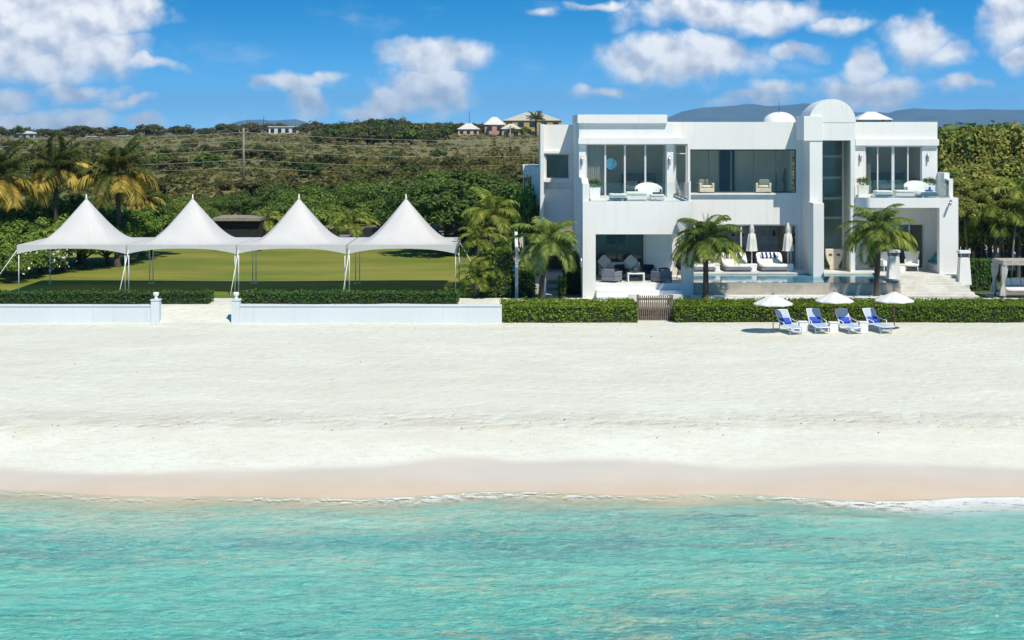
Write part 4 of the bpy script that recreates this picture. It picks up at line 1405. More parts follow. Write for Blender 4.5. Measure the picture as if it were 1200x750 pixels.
pc1 = palm_crown('crown', 31, 21, 2.15, .78, (-0.30, 1.42), 1.45, .50, .045, 34)
pc2 = palm_crown('crown', 32, 21, 2.10, .78, (-0.30, 1.42), 1.45, .50, .045, 34)
pc3 = palm_crown('crown', 33, 22, 2.20, .82, (-0.35, 1.42), 1.45, .50, .045, 34)
yp = palm_crown('lower_fronds', 34, 7, 2.2, .85, (-.2, .35), 1.5, .7, .055, 28)
palm('green palm with a leaning trunk beside the paved side path left of the portico', PX(633, 82.6), 82.6, 0, [(0, 0, -.1), (.10, 0, 1.1), (.30, 0, 2.2), (.42, 0, 3.15)], .15, .12, pc1)
palm('green palm between the wooden gate and the pool, in front of the white pillar', PX(826.5, 82.0), 82.0, 0, [(0, 0, -.1), (.03, 0, 1.2), (.02, 0, 2.3), (.06, 0, 3.35)], .16, .12, pc2, extra=(('lower_fronds', yp, M_areca, (.06, 0, 3.2)), ('new_fronds', palm_crown('new_fronds', 35, 3, 1.5, .12, (1.35, 1.55), .1, .05, .02, 20), M_palm, (.06, 0, 3.3))))
palm('green palm at the end of the pool in front of the stair tower', PX(1026.5, 82.4), 82.4, 0, [(0, 0, -.1), (.05, 0, 1.3), (.12, 0, 2.7), (.16, 0, 3.85)], .16, .12, pc3, extra=(('lower_fronds', yp, M_areca, (.16, 0, 3.7)),))

# tall palms at the back left, with yellow drooping fronds
pcb = [palm_crown('crown', 41 + k, 17, 2.7, .85, (0.15, 1.45), 1.0, .7, .055, 32) for k in range(2)]
pcy = [palm_crown('old_fronds', 45 + k, 8, 3.1, 1.0, (-.05, .65), 1.75, .8, .075, 34) for k in range(2)]
for (px, py, d, s, k, lab) in ((64, 197, 103, 1.12, 0, 'tall palm with yellow drooping fronds behind the first marquee, left of a similar palm'),
                               (137, 200, 103, 1.12, 1, 'tall palm with yellow drooping fronds rising right behind the first marquee peak'),
                               (-4, 206, 100, 1.05, 1, 'palm with yellow fronds cut off by the left edge of the photo'),
                               (166, 232, 112, .6, 0, 'small yellowing palm between the first two marquees')):
    zc = PZ(py, d)
    r = empty('palm_tree', (PX(px, d), d, -.1), 0, lab, 'palm tree', 'palms with yellow fronds behind the marquees')
    b = palm_trunk(MB(), [(0, 0, -.1), (.1, 0, zc * .5), (.05, 0, zc)], .2, .14); b.build('trunk', M_palmbark, r)
    c = link('crown', pcb[k], None if pcb[k].materials else M_palm_dark, r); c.location = (.05, 0, zc); c.scale = (s,) * 3
    c = link('old_fronds', pcy[k], None if pcy[k].materials else M_palm_yellow, r); c.location = (.05, 0, zc - .15); c.scale = (s,) * 3

# arecas left of the villa
pca = [palm_crown('crown', 51 + k, 13, 1.9, .62, (0.1, 1.45), 1.7, .6, .055, 24) for k in range(2)]
for (px, py, d, s, k, lab) in ((577, 252, 88, 1.15, 0, 'yellow green areca palm, the tallest one beside the villa side path'),
                               (561, 282, 86, .85, 1, 'slender yellow green areca palm leaning over the lawn edge'),
                               (580, 308, 84.5, .85, 0, 'yellow green areca palm low beside the white garden fence'),
                               (558, 326, 83.6, .8, 1, 'small yellow green areca palm at the corner of the low hedge')):
    zc = PZ(py, d)
    r = empty('areca_palm', (PX(px, d), d, 0), 0, lab, 'palm tree', 'areca palms beside the villa')
    b = MB()
    for q in (-.12, .0, .13): b.tube([(q, q * .5, -.05), (q * .7, 0, zc * .5), (0, 0, zc)], [.06, .05, .035], 7)
    b.build('trunk', M_palmbark, r)
    c = link('crown', pca[k], None if pca[k].materials else M_areca, r); c.location = (0, 0, zc); c.scale = (s,) * 3
for (px, py, d, s, lab) in ((412, 262, 118, 1.1, 'small fan of pale palm fronds between the third and fourth marquee'),
                            (312, 258, 119, .9, 'small palm beside the wooden utility pole base')):
    zc = PZ(py, d)
    r = empty('palm_tree', (PX(px, d), d, -.1), 0, lab, 'palm tree')
    b = palm_trunk(MB(), [(0, 0, -.1), (0, 0, zc * .5), (0, 0, zc)], .14, .1); b.build('trunk', M_palmbark, r)
    c = link('crown', pca[1], None, r); c.location = (0, 0, zc); c.scale = (s,) * 3

# ------------------------------------------------------------------ garden shrubs and trees
rr = random.Random(5)
def gz(x, y): return float(hill_z(np.array([x]), np.array([y]))[0])


T_shrub_l = [tree_proto(220 + k, 1.9, 1.5, .7, 46, 120, .55, .22, M_leaf_bright) for k in range(3)]
shrub_spots = [(-8, 95.5, 2.6), (22, 97, 2.9), (48, 98.5, 3.0), (74, 100, 3.0), (100, 102, 3.1), (126, 104, 3.0), (8, 92.5, 1.9), (30, 95, 2.0), (55, 97.5, 1.7), (150, 108, 3.2), (178, 112, 3.2), (92, 106, 4.0), (15, 104, 3.9), (50, 106, 4.0)]
for i, (px, d, h) in enumerate(shrub_spots):
    s = h / 2.9
    put_tree(T_shrub_l[i % 3], (PX(px, d), d, -.06), rr.uniform(0, 6), (s * 1.1, s * 1.1, s), 'shrub', 'dense leafy shrub in the green border left of and behind the first marquee', 'shrub', 'shrubs along the left edge of the lawn')
# white flowering clump
rng = np.random.default_rng(77)
P = np.stack([rng.uniform(PX(14, 92), PX(100, 98), 260), rng.uniform(91.5, 97, 260), rng.uniform(.6, 2.2, 260)], -1)
P = P[rng.uniform(size=260) < .45]
o = link('blossoms', mesh_np('blossoms', leaf_verts(P, .16, rng, None, .5, .8), quads(len(P))), M_flower)
tag(o, 'scattered white blossoms on the shrubs left of the lawn', 'flowers', kind='stuff')

# belt of trees behind the lawn
belt = []
for k in range(46):
    px = -30 + 650 * (k + rr.uniform(.1, .9)) / 46
    d = rr.choice([126, 132, 138, 146]) + rr.uniform(-3, 3)
    belt.append((px, d))
def belt_top(px):
    return np.interp(px, [0, 60, 150, 220, 260, 300, 350, 400, 440, 480, 520, 560, 600, 640], [226, 222, 236, 230, 226, 216, 203, 206, 206, 202, 196, 196, 202, 206])
for k, (px, d) in enumerate(sorted(belt, key=lambda q: q[1])):
    py = belt_top(px) + rr.uniform(-3, 16) + (d < 130) * 16
    z0 = gz(PX(px, d), d)
    top = PZ(py, d) - z0
    if k % 3 == 0: pr = rr.choice(T_bright); lab = 'light green rounded tree in the tree belt behind the lawn'; grp = 'light green trees behind the lawn'
    else: pr = rr.choice(T_broad); lab = 'dark green rounded tree in the tree belt behind the lawn'; grp = 'dark green trees behind the lawn'
    s = max(.5, top / 5.1)
    put_tree(pr, (PX(px, d), d, z0 - .05), rr.uniform(0, 6), (s * rr.uniform(1.0, 1.3), s * rr.uniform(1.0, 1.3), s), 'broadleaf_tree', lab, 'tree', grp)
# larger dark trees close to the villa
for (px, py, d, w, lab) in ((520, 208, 112, 1.25, 'big dark tree between the last marquee and the areca palms'), (552, 198, 118, 1.3, 'broad dark tree left of the villa annex, tallest of the belt'), (586, 206, 112, 1.2, 'dark green tree directly left of the villa annex'), (492, 214, 120, 1.2, 'dark round tree rising behind the peak of the last marquee')):
    top = PZ(py, d); s = top / 5.1
    put_tree(T_broad[int(px) % 4], (PX(px, d), d, -.1), rr.uniform(0, 6), (s * w, s * w, s), 'broadleaf_tree', lab, 'tree')
# shrubs beside the side path
hedge('tall light green hedge between the areca palms and the white garden fence', PX(572, 84), PX(599, 84), 83.4, 94, 0, 2.6, .15, 150, 15, M_leaf_bright)
hedge('green hedge between the white garden fence and the palm', PX(609, 84), PX(627, 84), 84.2, 91, 0, 1.45, .13, 220, 16, M_leaf_bright)
hedge('dark clipped hedge against the side wall of the villa', PX(663, 86), 3.70, 85.5, 91.5, 0, 2.0, .12, 220, 17, M_lowhedge)
hedge('small clipped hedge beside the side path steps', PX(655, 84), PX(663, 84), 83.5, 86, 0, 1.05, .11, 220, 18, M_lowhedge)
hedge('dark green hedge between the terrace steps and the daybed', PX(1118, 88), PX(1165, 88), 87.8, 89.2, 0, 1.75, .13, 220, 19, M_lowhedge)

# garden fence, path wall, side path
fz = MB((PX(606, 84), 88, 0)); fz.box(PX(604, 84), PX(608, 84), 83.2, 97, 0, 3.0) if False else fz.box(PX(603.6, 84), PX(603.6, 84) + .17, 83.8, 96, 0, 2.8)
o = fz.build('garden_fence', M_white, None, loc=(PX(606, 84), 88, 0)); tag(o, 'narrow white garden wall running back beside the villa side path', 'wall')
b = MB((PX(637.5, 83.6), 83.6, 0)); b.box(PX(635, 83.6), PX(639.6, 83.6), 83.4, 83.8, 0, 1.62)
o = b.build('gate_pillar', M_white, None, loc=(PX(637.5, 83.6), 83.6, 0)); tag(o, 'slim white pillar right of the leaning palm trunk', 'pillar')
b = MB(); b.box(PX(610, 84), 3.74, 83.3, 97, -.04, .03)
b.box(PX(641, 90), PX(662, 90), 88, 97, .032, .20); b.box(PX(641, 91), PX(662, 91), 90, 97, .202, .40)
tag(b.build('path', M_pave, None), 'paved side path with low steps left of the villa', 'path', kind='structure')
b = MB((2.9, 97, 0)); b.box(2.0, 3.68, 97.0, 97.1, 0, 2.6)
o = b.build('garage_door', pbr('brown_door', (.10, .05, .035), .6, .1, 3), villa); o.location = (0, 0, 0)
o.parent = villa; o.location = Vector((2.9, 97, 0)) - Vector(VO)
# red flowering plant by the annex
P = np.array([rng.normal((PX(612, 98), 98, 4.1), (.35, .3, .3)) for _ in range(60)])
put_tree(T_bush[0], (PX(612, 98), 98, 0), 1.0, (.75, .75, 2.6), 'shrub', 'tall flowering shrub in front of the annex', 'shrub')

# right hand grove
grove = [(1108, 172, 108), (1122, 158, 112), (1140, 160, 106), (1160, 154, 112), (1182, 152, 108), (1205, 156, 110), (1130, 190, 100), (1155, 200, 98), (1178, 192, 99), (1200, 196, 97), (1222, 180, 100), (1118, 205, 103), (1145, 228, 96), (1170, 226, 95.5), (1195, 230, 95), (1240, 200, 104), (1265, 190, 104)]
for i, (px, py, d) in enumerate(grove):
    top = PZ(py, d); s = top / 5.2
    pr = (T_yellow if i % 3 else T_bright)[i % 3]
    w = min(1.0, s) * .95 + .1
    put_tree(pr, (PX(px, d), d, -.05), rr.uniform(0, 6), (w, w, s), 'grove_tree', 'sunlit yellow green tree with a dark trunk in the grove right of the villa', 'tree', 'trees of the grove right of the villa')
# palm fronds in the grove
pcg = palm_crown('crown', 61, 16, 2.4, .75, (-0.2, 1.2), 1.3, .7, .07, 26)
for (px, py, d, lab) in ((1165, 246, 92.5, 'palm with wide drooping fronds in the grove, straight above the daybed'), (1193, 226, 93, 'palm in the grove at the right edge of the photo above the daybed')):
    zc = PZ(py, d)
    r = empty('palm_tree', (PX(px, d), d, -.05), 0, lab, 'palm tree')
    b = palm_trunk(MB(), [(0, 0, -.1), (.08, 0, zc * .5), (.1, 0, zc)], .13, .1); b.build('trunk', M_palmbark, r)
    c = link('crown', pcg, None if pcg.materials else M_areca, r); c.location = (.1, 0, zc)
# bare slim trunks under the canopy
for k in range(16):
    px = 1116 + 90 * (k + rr.random()) / 16; d = rr.uniform(91, 97)
    b = MB(); h = rr.uniform(3.5, 5.0); l = rr.uniform(-.4, .4)
    b.tube([(0, 0, -.1), (l * .4, 0, h * .5), (l, 0, h)], [.07, .055, .04], 7)
    r = empty('slim_tree', (PX(px, d), d, 0), 0, 'slim bare trunk standing in the dark under the right hand grove', 'tree', 'slim trunks under the grove')
    b.build('trunk', M_pole if k % 3 == 0 else M_bark, r)
    c = link('crown', T_yellow[k % 3][0], None, r); c.location = (l, 0, h + .3); c.scale = (.45, .45, .4)

# far forest edge behind the grove
for k in range(26):
    px = 1085 + 200 * (k + rr.random()) / 26; d = rr.uniform(150, 240)
    py = rr.uniform(139, 150)
    z0 = gz(PX(px, d), d); top = PZ(py, d) - z0; s = top / 5.0
    put_tree(T_far[k % 3], (PX(px, d), d, z0 - .1), rr.uniform(0, 6), (s * .9, s * .9, s), 'broadleaf_tree', 'far green tree along the skyline above the right hand grove', 'tree', 'far trees above the grove')

# ridge trees on the hill
for k in range(76):
    px = 375 + 255 * (k + rr.random()) / 76; d = rr.uniform(505, 570) if px > 524 else rr.uniform(430, 560)
    py = np.interp(px, [375, 395, 420, 440, 480, 500, 530, 600, 630], [150, 141, 137, 138, 141, 144, 146, 149, 147]) + rr.choice([-3, 0, 2, 6, 10]) + rr.uniform(-1.5, 2)
    z0 = gz(PX(px, d), d); h = max(4.0, PZ(py, d) - z0); s = h / 5.0
    put_tree(T_olive[k % 4], (PX(px, d), d, z0 - .2 - 1.1 * s), rr.uniform(0, 6), (s * 1.15, s * 1.15, s * 1.25), 'ridge_tree', 'small olive green tree on the ridge left of the pink houses', 'tree', 'trees along the ridge')
for (px, py, lab) in ((62, 151, 'dark round tree on the ridge beside the grey house'), (20, 146.5, 'small conical tree on the ridge at far left'), (98, 153, 'low dark tree on the ridge above the tall palms'), (143, 151.5, 'round green tree on the ridge beside the orange house'), (188, 152, 'lone round tree on the open ridge line'), (236, 153, 'dark tree on the ridge left of the utility pole'), (75, 154, 'pale leafy tree on the ridge between the small houses'), (262, 155, 'small tree on the ridge just left of the utility pole')):
    d = 520; z0 = gz(PX(px, d), d); h = max(2.5, PZ(py, d) - z0); s = h / 5
    put_tree(T_olive[int(px) % 4] if px != 20 else T_far[0], (PX(px, d), d, z0 - .2 - 1.1 * s), rr.uniform(0, 6), (s * 1.1, s * 1.1, s * 1.3), 'ridge_tree', lab, 'tree')

for k in range(26):
    px = -10 + 380 * (k + rr.random()) / 26; d = rr.uniform(515, 600)
    z0 = gz(PX(px, d), d); s = rr.uniform(3.0, 5.5) / 5
    put_tree(T_olive[k % 4], (PX(px, d), d, z0 - 1.2 * s), rr.uniform(0, 6), (s * 1.5, s * 1.5, s * 1.15), 'ridge_tree', 'low olive bush on the bare left part of the ridge', 'bush', 'bushes along the left ridge line')
for k in range(34):
    px = 372 + 152 * (k + rr.random()) / 34; d = rr.uniform(330, 440)
    z0 = gz(PX(px, d), d); s = rr.uniform(2.6, 5.0) / 5
    put_tree(T_olive[k % 4] if k % 3 else T_far[k % 3], (PX(px, d), d, z0 - 1.2 * s), rr.uniform(0, 6), (s * 1.3, s * 1.3, s * 1.2), 'ridge_tree', 'small rounded tree on the slope just below the ridge trees', 'tree', 'trees on the slope below the ridge')
for k in range(64):
    px = -10 + 640 * (k + rr.random()) / 64; d = 1 / rr.uniform(1 / (330 if px < 515 else 230), 1 / 165)
    z0 = gz(PX(px, d), d); s = rr.uniform(1.4, 3.2) / 5
    put_tree((T_olive[k % 4], T_far[k % 3], T_olive[(k + 1) % 4])[k % 3], (PX(px, d), d, z0 - 1.1 * s), rr.uniform(0, 6), (s * rr.uniform(1.1, 1.9), s * rr.uniform(1.1, 1.9), s * 1.15), 'hillside_shrub', 'separate green shrub standing in the hillside scrub', 'shrub', 'shrubs dotted over the hillside')
# scrub over the hillside: uncountable
rng = np.random.default_rng(91)
def scrub(name, n, dlo, dhi, size, seed, mat, label):
    rng = np.random.default_rng(seed)
    Cs = []; Os = []
    d = 1 / rng.uniform(1 / dhi, 1 / dlo, n)
    px = rng.uniform(-60, 1260, n)
    x = PX(px, d)
    keep = (fbm(x * .03, d * .015, 3, 71) + rng.uniform(-.25, .25, n)) > .36
    x, d = x[keep], d[keep]
    z = hill_z(x, d)
    grow = fbm(x * .02 + 3, d * .009, 3, 77)
    for i in range(len(x)):
        m = 22
        q = rng.normal(size=(m, 3)); q /= np.linalg.norm(q, axis=1, keepdims=True)
        q[:, 2] = np.abs(q[:, 2])
        s = size * rng.uniform(.35, 1.15) * (0.6 + 1.5 * max(0, grow[i] - .35) * 2 + (2.0 if rng.random() < .025 else 0))
        Cs.append(np.array([x[i], d[i], z[i]]) + q * s * np.array([1.2, 1.2, .75]) * rng.uniform(.5, 1, size=(m, 1)))
        Os.append(q)
    Cs = np.concatenate(Cs); Os = np.concatenate(Os)
    o = link(name, mesh_np(name, leaf_verts(Cs, size * .55, rng, Os, .4, .6), quads(len(Cs))), mat)
    tag(o, label, 'scrub', kind='stuff')


M_scrub = leaf_mat('scrub_leaf', (0.085, 0.084, 0.016), (0.150, 0.138, 0.032), (0.22, 0.185, 0.052), lowf=.03)
scrub('hillside_scrub', 12500, 150, 610, 0.66, 5, M_scrub, 'low dry olive brown scrub covering the hillside')
scrub('hillside_bushes', 1500, 160, 560, 1.15, 8, M_leaf_olive, 'greener bushes dotted over the hillside scrub')
scrub('valley_scrub', 500, 140, 210, 1.3, 6, M_leaf_olive, 'denser green scrub at the foot of the hill')

# ------------------------------------------------------------------ utility poles and wires
def utility_pole(px, ptop, d, label, arms=True):
    x = PX(px, d); z0 = gz(x, d); zt = PZ(ptop, d)
    r = empty('utility_pole', (x, d, z0), 0, label, 'utility pole')
    b = MB(); b.tube([(0, 0, -.3), (0, 0, zt - z0)], [.17, .12], 8); b.build('post', M_pole, r)
    if arms:
        b = MB(); b.box(-.55, .55, -.12, -.0, zt - z0 - .6, zt - z0 - .45); b.build('crossarm', M_pole, r)
        for q in (-.5, 0, .5):
            b = MB(); b.lathe((q, -.06, zt - z0 - .45), [(0, 0), (.05, 0), (.07, .08), (.05, .16), (0, .18)], 8); b.build('insulator', M_steel, r)
    return r


utility_pole(285.5, 150, 190, 'tall wooden utility pole behind the second and third marquees')
utility_pole(496, 143, 430, 'thin utility pole on the ridge left of the pink houses')
utility_pole(598, 147, 300, 'utility pole left of the villa in front of the hillside')
for k, (y0, y1, y2) in enumerate(((153.5, 155, 163), (163, 165, 170), (173.5, 175, 182), (186, 187, 192), (191, 196, 201))):
    d0, d1, d2 = 200, 190, 230
    A = Vector((PX(-80, d0), d0, PZ(y0 + 6, d0))); Bp = Vector((PX(285.5, d1), d1 - .1, PZ(y1, d1))); Cp = Vector((PX(640, d2), d2, PZ(y2, d2)))
    pts = []
    for (p_, q_) in ((A, Bp), (Bp, Cp)):
        for i in range(13 if p_ is Bp else 12):
            t = i / 12
            v = p_.lerp(q_, t); v.z -= .55 * 4 * t * (1 - t)
            pts.append(v)
    b = MB(Bp); b.tube(pts, .027, 5)
    o = b.build('power_line', M_wire, None, loc=Bp)
    tag(o, ['topmost', 'second from the top', 'middle', 'fourth from the top', 'lowest'][k] + ' of the five overhead wires strung across the hillside', 'wire', 'overhead wires across the hill')
for (px, ptop, lab) in ((290, 140, 'thin dark mast on the skyline right of the wooden utility pole'), (309, 136, 'tallest thin dark mast on the skyline by the white ridge house'), (313.5, 143, 'short dark mast on the skyline beside the tallest mast'), (550, 130, 'thin antenna mast on the ridge above the left pink house')):
    d = 560; x = PX(px, d); z0 = gz(x, d); b = MB(); b.tube([(0, 0, -.3), (0, 0, PZ(ptop, d) - z0)], [.14, .08], 6)
    o = b.build('mast', M_dark, None, loc=(x, d, z0)); tag(o, lab, 'mast')

# ------------------------------------------------------------------ far houses
def house(px0, px1, ptop, pbase, d, wallc, roofc, label, roof='hip', windows=2, storeys=1, porch=False):
    x0, x1 = PX(px0, d), PX(px1, d); z0, z1 = PZ(pbase, d), PZ(ptop, d)
    w = x1 - x0; h = z1 - z0; dep = max(5, w * .7)
    r = empty('hillside_house', ((x0 + x1) / 2, d, z0), 0, label, 'house')
    wm = MATS.get('w' + str(wallc)) or pbr('w' + str(wallc), wallc, .8, .06, .5)
    rm = MATS.get('r' + str(roofc)) or pbr('r' + str(roofc), roofc, .7, .08, .8)
    eave = h * (.68 if roof == 'hip' else .92)
    b = MB(); b.box(-w / 2, w / 2, 0, dep, -3.0, eave)
    if porch: b.box(-w * .28, w * .28, -1.2, -.003, -3.0, eave * .98)
    b.build('wall', wm, r)
    b = MB(); o_ = .4
    if roof == 'hip':
        b.add([(-w / 2 - o_, -o_, eave), (w / 2 + o_, -o_, eave), (w / 2 + o_, dep + o_, eave), (-w / 2 - o_, dep + o_, eave), (-w * .12, dep / 2, h), (w * .12, dep / 2, h)], [(0, 1, 5, 4), (1, 2, 5), (2, 3, 4, 5), (3, 0, 4), (3, 2, 1, 0)])
        if porch: b.add([(-w * .33, -1.5, eave - .05), (w * .33, -1.5, eave - .05), (0, -.3, h * .95), (-w * .33, .9, eave - .02), (w * .33, .9, eave - .02)], [(0, 1, 2), (1, 4, 2), (3, 0, 2)])
    else:
        b.box(-w / 2 - o_, w / 2 + o_, -o_, dep + o_, eave + .003, h)
    b.build('roof', rm, r)
    for s in range(storeys):
        for k in range(windows):
            xx = -w / 2 + w * (k + .5) / windows
            zc = eave * (s + .52) / storeys; hh = eave / storeys * .26; ww = w / windows * .25
            y_ = -1.2 if porch and abs(xx) < w * .28 else 0
            b = MB(); b.box(xx - ww, xx + ww, y_ - .06, y_ - .003, zc - hh, zc + hh); b.build('window', M_darkpane, r)
    return r


M_darkpane = pbr('dark_pane', (0.03, 0.035, 0.04), .15, .1, 1)
PINK, PINKW, YEL, WHT, GREY = (0.52, 0.30, 0.25), (0.60, 0.46, 0.40), (0.46, 0.36, 0.12), (0.72, 0.72, 0.70), (0.35, 0.36, 0.36)
house(537, 561, 144.5, 166, 480, PINKW, (0.66, 0.62, 0.58), 'pale pink house with a white hipped roof on the ridge', 'hip', 3, 2)
house(568, 591, 137, 165, 470, PINK, (0.70, 0.68, 0.66), 'deeper pink two storey house with a pyramid roof on the ridge', 'hip', 2, 2, True)
house(590, 658, 131.5, 162, 500, YEL, (0.50, 0.47, 0.40), 'large yellow house with a low roof on the ridge left of the villa', 'hip', 5, 2)
house(588, 610, 145, 164, 465, PINK, (0.60, 0.55, 0.48), 'small pink annexe between the pink house and the yellow house', 'hip', 2, 1)
house(16, 41, 153.5, 163, 520, (0.45, 0.42, 0.38), (0.55, 0.57, 0.56), 'grey roofed house on the ridge at far left', 'hip', 3, 1)
house(92, 101, 161, 166, 510, WHT, GREY, 'small white hut with grey roof on the ridge, left one of a close pair', 'flat', 2, 1)
house(102, 113, 160, 166, 505, WHT, WHT, 'small white hut on the ridge, right one of a close pair', 'flat', 2, 1)
house(121, 126, 160.5, 165, 515, WHT, WHT, 'tiny white hut on the ridge left of the long white hut', 'flat', 1, 1)
house(138, 149, 159, 164.5, 505, WHT, WHT, 'long low white hut on the ridge right of the tiny hut', 'flat', 2, 1)
house(111, 135, 156.5, 163, 540, (0.50, 0.34, 0.16), (0.48, 0.33, 0.15), 'low orange house on the ridge behind the white huts', 'flat', 3, 1)
house(315, 349, 148, 158, 560, WHT, WHT, 'white flat roofed house on the ridge under the blue mountain hump', 'flat', 4, 1)
# palm and trees among them
r = empty('palm_tree', (PX(628, 440), 440, gz(PX(628, 440), 440)), 0, 'tall palm on the ridge in front of the yellow house', 'palm tree')
zc = PZ(140, 440) - r.location.z
b = MB(); b.tube([(0, 0, -.3), (0, 0, zc)], [.35, .25], 7); b.build('trunk', M_palmbark, r)
c = link('crown', pcb[0], None, r); c.location = (0, 0, zc); c.scale = (1.2,) * 3
for (px, py, lab) in ((600, 148, 'dark tree between the small pink annexe and the ridge palm'), (616, 147, 'dark green tree on the ridge left of the ridge palm'), (640, 152, 'dark bush under the ridge palm right of it')):
    d = 450; z0 = gz(PX(px, d), d); s = max(2, PZ(py, d) - z0) / 5
    put_tree(T_far[int(px) % 3], (PX(px, d), d, z0 - .2), 1.0, (s * 1.2, s * 1.2, s), 'ridge_tree', lab, 'tree')

# dark shelter behind the marquees
d = 116
sh = empty('shelter', (PX(277, d), d, 0), 0, 'low black flat roofed shelter seen between the second and third marquees', 'shelter')
b = MB(sh.location); b.box(PX(249, d), PX(305, d), d, d + 4, PZ(259, d), PZ(255.5, d)); b.build('roof', M_pole, sh)
b = MB(sh.location); b.box(PX(250, d), PX(304, d), d + .4, d + 3.8, 0, PZ(259, d) - .005); b.build('wall', M_blackroof, sh)

# parked cars behind the lawn
def car(px, d, rz, colr, label):
    r = empty('parked_car', (PX(px, d), d, 0.0), rz, label, 'car', 'cars parked behind the lawn')
    pm = MATS.get('car' + str(colr)) or pbr('car' + str(colr), colr, .25, .03, 1, spec=.6)
    prof = [(-2.1, .35), (-2.15, .75), (-1.25, .92), (1.75, .92), (2.1, .8), (2.12, .35)]
    b = MB(); b.prism([(x, z) for x, z in prof][::-1], -.85, .85); b.build('body', pm, r, bevel=.06)
    b = MB(); b.prism([(-1.25, .90), (-.6, 1.40), (1.0, 1.44), (1.75, .90)][::-1], -.74, .74); b.build('windows', M_darkpane, r, bevel=.05)
    b = MB(); b.prism([(-.62, 1.405), (-.5, 1.46), (.9, 1.49), (1.02, 1.445)][::-1], -.7, .7); b.build('roof', pm, r)
    for x in (-1.35, 1.3):
        for y in (-.86, .70):
            b = MB(); b.tube([(x, y, .33), (x, y + .18, .33)], .33, 16); b.build('wheel', M_dark, r)
    return r


car(402, 121.5, .1, (0.25, 0.26, 0.28), 'grey parked car half hidden behind the third marquee')
car(436, 121, .05, (0.015, 0.03, 0.10), 'dark blue parked car between the last two marquees')
car(549, 120, .2, (0.02, 0.02, 0.03), 'black parked car left of the areca palms')

# ------------------------------------------------------------------ beach furniture
def beach_umbrella_proto():
    r = empty('beach_umbrella', (0, 0, 0))
    b = MB(); b.tube([(0, 0, -.1), (0, 0, 1.84)], .022, 8); b.build('pole', M_redwood, r)
    n = 8; R_ = .93
    b = MB(); vs = []; fs = []
    m = 6
    for j in range(m + 1):
        t = j / m
        for k in range(n * 4):
            a = 2 * math.pi * k / (n * 4)
            sag = 1 - .05 * t * (1 - abs(math.cos(a * n / 2)))
            vs.append((R_ * t * math.cos(a) * sag, R_ * t * math.sin(a) * sag, 1.84 - .42 * t ** 1.12 - .03 * t * (1 - abs(math.cos(a * n / 2)))))
    N_ = n * 4
    for j in range(m):
        for k in range(N_):
            a = j * N_ + k; c_ = j * N_ + (k + 1) % N_
            fs.append((a, a + N_, c_ + N_, c_))
    b.add(vs, fs, False)
    vs = []; fs = []
    for k in range(N_):
        a = 2 * math.pi * k / N_; sag = 1 - .05 * (1 - abs(math.cos(a * n / 2)))
        z = 1.42 - .03 * (1 - abs(math.cos(a * n / 2)))
        vs += [(R_ * math.cos(a) * sag, R_ * math.sin(a) * sag, z), (R_ * math.cos(a) * sag, R_ * math.sin(a) * sag, z - .05)]
    for k in range(N_):
        q = (k + 1) % N_
        fs.append((2 * k, 2 * k + 1, 2 * q + 1, 2 * q))
    b.add(vs, fs)
    b.build('canopy', M_umb, r)
    for k in range(8):
        a = 2 * math.pi * k / 8
        b = MB(); b.tube([(0, 0, 1.78), (R_ * .96 * math.cos(a), R_ * .96 * math.sin(a), 1.41)], .010, 5); b.build('rib', M_redwood, r)
    b = MB(); b.lathe((0, 0, 1.83), [(.05, 0), (.05, .04), (.02, .08), (0, .1)], 10); b.build('finial', M_redwood, r)
    return r


um = beach_umbrella_proto()
def bz(x, y): return float(beach_z(np.array([x]), np.array([y]))[0])
for i, (px, d, lab) in enumerate(((906, 74.4, 'white beach umbrella left of the first lounger, leftmost of the three'), (978, 75.6, 'white beach umbrella between two loungers, middle one of the three'), (1048, 75.6, 'white beach umbrella right of the last lounger, rightmost of the three'))):
    o = um if i == 0 else copy_tree(um)
    x = PX(px, d); o.location = (x, d, bz(x, d)); o.rotation_euler = (0, 0, .3 * i)
    tag(o, lab, 'umbrella', 'white umbrellas on the beach')


def beach_lounger_proto():
    """sling lounger: back raised at +y, foot towards -y"""
    r = empty('beach_lounger', (0, 0, 0))
    w = .31
    b = MB()
    for s in (-1, 1):
        b.tube([(s * w, -.95, .30), (s * w, .35, .33), (s * w, .90, .98)], .028, 8)
        b.tube([(s * w, -.62, .31), (s * w, -.66, .12), (s * w, -.75, 0)], .026, 8)
        b.tube([(s * w, .40, .33), (s * w, .46, .12), (s * w, .55, 0)], .026, 8)
        b.tube([(s * w, -.2, .31), (s * (w + .06), -.15, .50), (s * (w + .06), .35, .55), (s * w, .60, .63)], .020, 8)
    b.tube([(-w, -.95, .30), (w, -.95, .30)], .026, 8); b.tube([(-w, .90, .98), (w, .90, .98)], .026, 8)
    b.tube([(-w, -.70, .08), (w, -.70, .08)], .018, 6); b.tube([(-w, .50, .08), (w, .50, .08)], .018, 6)
    b.build('frame', M_paint, r)
    b = MB(); b.prism_x([(-.92, .31), (.35, .34), (.35, .355), (-.92, .325)], -w + .02, w - .02); b.build('seat', M_sling, r)
    b = MB(); b.prism_x([(.36, .345), (.88, .965), (.87, .985), (.35, .36)], -w + .02, w - .02); b.build('backrest', M_sling2, r)
    return r


